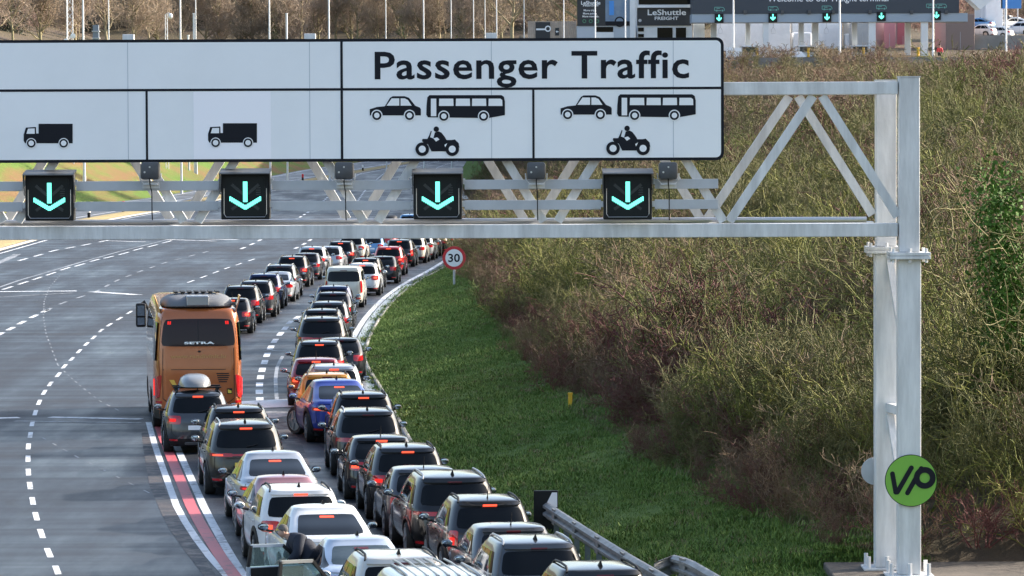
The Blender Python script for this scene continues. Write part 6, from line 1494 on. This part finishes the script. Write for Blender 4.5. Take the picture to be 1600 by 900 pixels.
trailer(1238, 1316, 22, 66, 470, M_trail, 'white curtain sided lorry behind the canopy\'s middle')
trailer(1331, 1364, 28, 66, 466, M_trail2, 'pale grey lorry showing its rear between canopy posts', rear=True)
trailer(1381, 1399, 30, 62, 470, M_pinkl, 'faded pink lorry seen from the rear', rear=True)
trailer(1402, 1420, 34, 62, 485, mat('dull_red_lorry', (.30, .09, .11), .5), 'dull red lorry beside the faded pink one', rear=True)
trailer(1478, 1523, 22, 50, 462, M_brownl, 'brown grey lorry with pale lamps before the parked cars', rear=True)
trailer(1540, 1567, -8, 30, 500, M_trail, 'white high sided motorhome behind the parked cars', rear=True)
# person in red by the last posts
c = tp(1470, 58); J = [(0,0,.95,.13),(0,0,1.15,.13),(0,0,1.38,.16),(0,0,1.50,.06),(0,-.02,1.62,.10),(0,-.02,1.74,.09),(-.2,0,1.38,.07),(-.27,0,1.1,.06),(-.26,-.08,.88,.045),(.2,0,1.38,.07),(.27,0,1.1,.06),(.26,-.08,.88,.045),(-.1,0,.9,.1),(-.11,0,.5,.07),(-.11,0,.08,.05),(-.11,-.14,.04,.04),(.1,0,.9,.1),(.11,0,.5,.07),(.11,0,.08,.05),(.11,-.14,.04,.04)]
E = [(0,1),(1,2),(2,3),(3,4),(4,5),(2,6),(6,7),(7,8),(2,9),(9,10),(10,11),(0,12),(12,13),(13,14),(14,15),(0,16),(16,17),(17,18),(18,19)]
b = skin_mesh('person', J, E, M_skin); b.location = (c[0], TY+1, zyard+.03); tag(b, 'tiny person in a red jacket standing beyond the last canopy post', 'person')
skin_mesh('jacket', [(0,0,.92,.17),(0,0,1.15,.165),(0,0,1.39,.20),(0,0,1.47,.1),(-.2,0,1.38,.10),(-.27,0,1.1,.085),(-.265,-.05,.95,.07),(.2,0,1.38,.10),(.27,0,1.1,.085),(.265,-.05,.95,.07)], [(0,1),(1,2),(2,3),(2,4),(4,5),(5,6),(2,7),(7,8),(8,9)], mat('red_jacket', (.60, .05, .06), .7), b)
skin_mesh('trousers', [(0,0,.95,.155),(-.1,0,.88,.12),(-.11,0,.5,.09),(-.11,0,.12,.075),(.1,0,.88,.12),(.11,0,.5,.09),(.11,0,.12,.075)], [(0,1),(1,2),(2,3),(0,4),(4,5),(5,6)], M_trouser, b)
m = MB(); m.ellipsoid((0, -.01, 1.73), .11, .115, .11); m.v = [(x, y, max(z, 1.69)) for x, y, z in m.v]; m.build('hair', M_black, b, True)
# poster hoarding, terminal building, timber fence
BY = 446.0
def box_px(x0, x1, y0, y1, Y, d): a = ony(x0, y1, Y); b_ = ony(x1, y0, Y); return (a[0], b_[0], Y, Y+d, a[2], b_[2])
def group_builder(name, x, lab, cat):
    p = ony(x, 60, BY); t_ = empty(name, (p[0], BY, zyard), 0, lab, cat)
    def add(nm, mm, boxes, par=None, bev=0):
        m = MB()
        for bx in boxes: m.box(*bx, bev)
        m.v = [(x_-p[0], y_-BY, z_-zyard) for x_, y_, z_ in m.v]; return m.build(nm, mm, par or t_)
    def addm(nm, mm, m, par=None): m.v = [(x_-p[0], y_-BY, z_-zyard) for x_, y_, z_ in m.v]; return m.build(nm, mm, par or t_)
    return t_, add, addm
hb, add, addm = group_builder('information_building', 942, 'pale grey cabin wearing a black poster with a driver photograph', 'building')
q = box_px(902, 985, 40, 120, BY, 6); add('wall', mat('cabin_grey', (.42, .46, .51), .6), [(q[0], q[1], q[2], q[3], zyard-.5, q[5]-.003)])
pb = add('poster', M_posterblk, [box_px(902, 984, -14, 40.5, BY-.12, .10)])
a = box_px(946, 984, -14, 40, BY-.135, .01); m = MB(); m.box(a[0], a[1], BY-.135, BY-.125, a[4]+.05, a[5]); ph = addm('photograph', mat('poster_blue', (.09, .16, .27), .4, col2=(.20, .26, .33), nscale=.8), m, pb)
m = MB(); m.box(a[0]+.4, a[0]+.9, BY-.145, BY-.137, a[4]+1.1, a[4]+2.6); addm('picture_panel', mat('screen_blue', (.05, .25, .65), .4), m, ph)
m = MB(); m.disc(a[0]+1.5, a[4]+.4, .55, BY-.150, BY-.138, 20, .40); m.box(a[0], a[1], BY-.144, BY-.137, a[4]+.05, a[4]+.45); addm('picture_dashboard', M_black, m, ph)
m = MB()
for body, xx0, xx1, yb, hh in (('LeShuttle', 908, 938, 7, .36), ('FREIGHT', 911, 936, 10, .16), ('More trips.', 912, 932, 17.5, .2), ('More points.', 911, 933, 22.5, .2), ('More rewards.', 910, 936, 27, .2)):
    p0 = ony(xx0, yb, BY-.13); p1 = ony(xx1, yb, BY-.13); put_text(m, body, p0[0], p1[0], p0[2], p0[2]+hh, BY-.135, offset=.02)
addm('lettering', M_txt, m, pb)
m = MB()
for xx in (913, 923, 933): p0 = ony(xx, 33, BY-.13); m.disc(p0[0], p0[2], .2, BY-.135, BY-.125, 10, .13)
addm('symbols', mat('poster_green', (.06, .22, .12), .5), m, pb)
add('window', M_glass, [box_px(932, 958, 42, 50, BY-.06, .05)]); add('window_frame', M_bwhite, [box_px(931, 959, 50.3, 64, BY-.05, .04)])
add('corner_post', M_bwhite, [box_px(984.5, 992.5, -14, 120, BY-.3, .5)])
hb, add, addm = group_builder('freight_office', 1038, 'white framed terminal office with the LeShuttle-style black name board'.replace('LeShuttle-style ', ''), 'building')
q = box_px(996, 1082, -14, 120, BY, 7); add('wall', M_bwhite, [(q[0], q[1], q[2]+.3, q[3], zyard-.5, q[5])])
nb = add('name_board', M_posterblk, [box_px(995.5, 1080, 12.5, 40, BY+.1, .15)])
m = MB(); p0 = ony(1012, 23.5, BY); p1 = ony(1072, 23.5, BY); put_text(m, 'LeShuttle', p0[0], p1[0], p0[2], p0[2]+.58, BY+.085, offset=.018); p0 = ony(1023, 31, BY); p1 = ony(1060, 31, BY); put_text(m, 'FREIGHT', p0[0], p1[0], p0[2], p0[2]+.33, BY+.085, offset=.02); addm('lettering', M_txt, m, nb)
p0 = ony(1000, 32, BY); m = MB(); m.disc(p0[0], p0[2], .17, BY+.07, BY+.09, 14); addm('roundel', M_steel2, m, nb)
add('upper_window', M_glass, [box_px(998, 1080, -14, 7, BY+.15, .12)]); add('ledge', M_bwhite, [box_px(995, 1081, 7.3, 12, BY-.3, .7)])
for x0, x1 in ((1026, 1052), (1055, 1073)): f_ = add('window_frame', M_bwhite, [box_px(x0, x1, 42, 64, BY+.2, .1)]); add('window', M_glass, [box_px(x0+1, x1-1, 43, 64, BY+.17, .028)], f_)
add('window', M_glass, [box_px(997, 1006, 43, 49, BY+.2, .09)]); add('window', M_glass, [box_px(997, 1006, 53, 58, BY+.2, .09)])
add('corner_post', M_bwhite, [box_px(1084, 1101, 36, 120, BY-.5, 1.0)])
fb, add, addm = group_builder('timber_hoarding', 862, 'pale timber hoarding with a black information panel and arrow', 'fence')
fz = box_px(825, 901, 33, 120, BY+3, .2); add('boards', M_wood, [(fz[0]+k_*(fz[1]-fz[0])/24, fz[0]+(k_+1)*(fz[1]-fz[0])/24-.02, fz[2]+.004*(k_ % 3), fz[3], float(ground_z(fz[0]+2, BY+3))-.5, fz[5]+.02*(k_ % 2)) for k_ in range(24)])
ip = add('information_panel', M_posterblk, [box_px(837, 859.5, 34.5, 120, BY+2.9, .06)])
m = MB(); p0 = ony(856.5, 44, BY); m.disc(p0[0], p0[2], .33, BY+2.87, BY+2.89, 20, .2); p1 = ony(838, 45, BY); m.box(p1[0], p0[0]-.3, BY+2.87, BY+2.89, p1[2]-.09, p1[2]+.09); addm('symbol', M_txt, m, ip)
ap = add('arrow_plate', M_posterblk, [box_px(867.5, 873.5, 43.5, 55.5, BY+2.9, .06)]); p0 = ony(870.5, 49.5, BY+2.88); m = MB(); m.prism([(p0[0]-.15, p0[2]), (p0[0], p0[2]+.15), (p0[0], p0[2]+.05), (p0[0]+.15, p0[2]+.05), (p0[0]+.15, p0[2]-.05), (p0[0], p0[2]-.05), (p0[0], p0[2]-.15)], BY+2.86, BY+2.88); addm('arrow', M_txt, m, ap)
# cars parked at the edge of the terminal
plab = ['white parked car nearest the brown lorry', 'blue grey parked car behind the white ones', 'white parked car in the middle of the terminal row', 'silver parked car behind the motorhome end', 'white parked car cut by the photo\'s edge', 'pale parked car behind the last lamp column']
for i, (x, y, Yd, kd, pa) in enumerate(((1530, 48, 470, 'hatch', 'white'), (1527, 37, 500, 'saloon', 'ltblue'), (1557, 51, 474, 'hatch', 'white'), (1560, 36, 510, 'suv', 'grey'), (1592, 46, 480, 'suv', 'white'), (1584, 36, 505, 'saloon', 'silver'))):
    p = ony(x, y, Yd); z = max(zyard+.03, float(ground_z(p[0], Yd)))
    on = {k_: PAINT[pa] for k_ in ('body', 'spoiler', 'door_handle', 'wing_mirror', 'wheel_arch')}
    c = copy_tree(KINDS[kd][0], None, on); c.location = (p[0], Yd, p[2]-.75); c.rotation_euler = (0, 0, R(62)); c.name = 'car'
    if 'shell' in c: del c['shell']
    tag(c, plab[i], 'car', 'cars parked at the terminal')
m = MB(); a = ony(1515, 60, 466); b_ = ony(1640, 48, 520); m.box(a[0], b_[0]+30, 463, 560, zyard-3, ony(1550, 58, 474)[2])
tag(m.build('car_park', M_yard), kind='structure')
p = ony(1580, 4, 500); m = MB(); t = empty('terminal_sign', (p[0], 500, zyard), 0, 'small blue sign high behind the parked cars', 'road sign'); m.box(-1.2, 1.2, 0, .1, p[2]-zyard-.7, p[2]-zyard+.9); m.build('panel', mat('sign_blue', (.05, .20, .50), .5), t)
m = MB(); m.tube([(-.8, .2, 0), (-.8, .2, p[2]-zyard+.9)], .08, 6); m.tube([(.8, .2, 0), (.8, .2, p[2]-zyard+.9)], .08, 6); m.build('post', M_steel2, t)
for kd in ('hatch', 'suv', 'saloon'): kill_tree(KINDS[kd][0])
for me in list(bpy.data.meshes):
    if me.users == 0: bpy.data.meshes.remove(me)
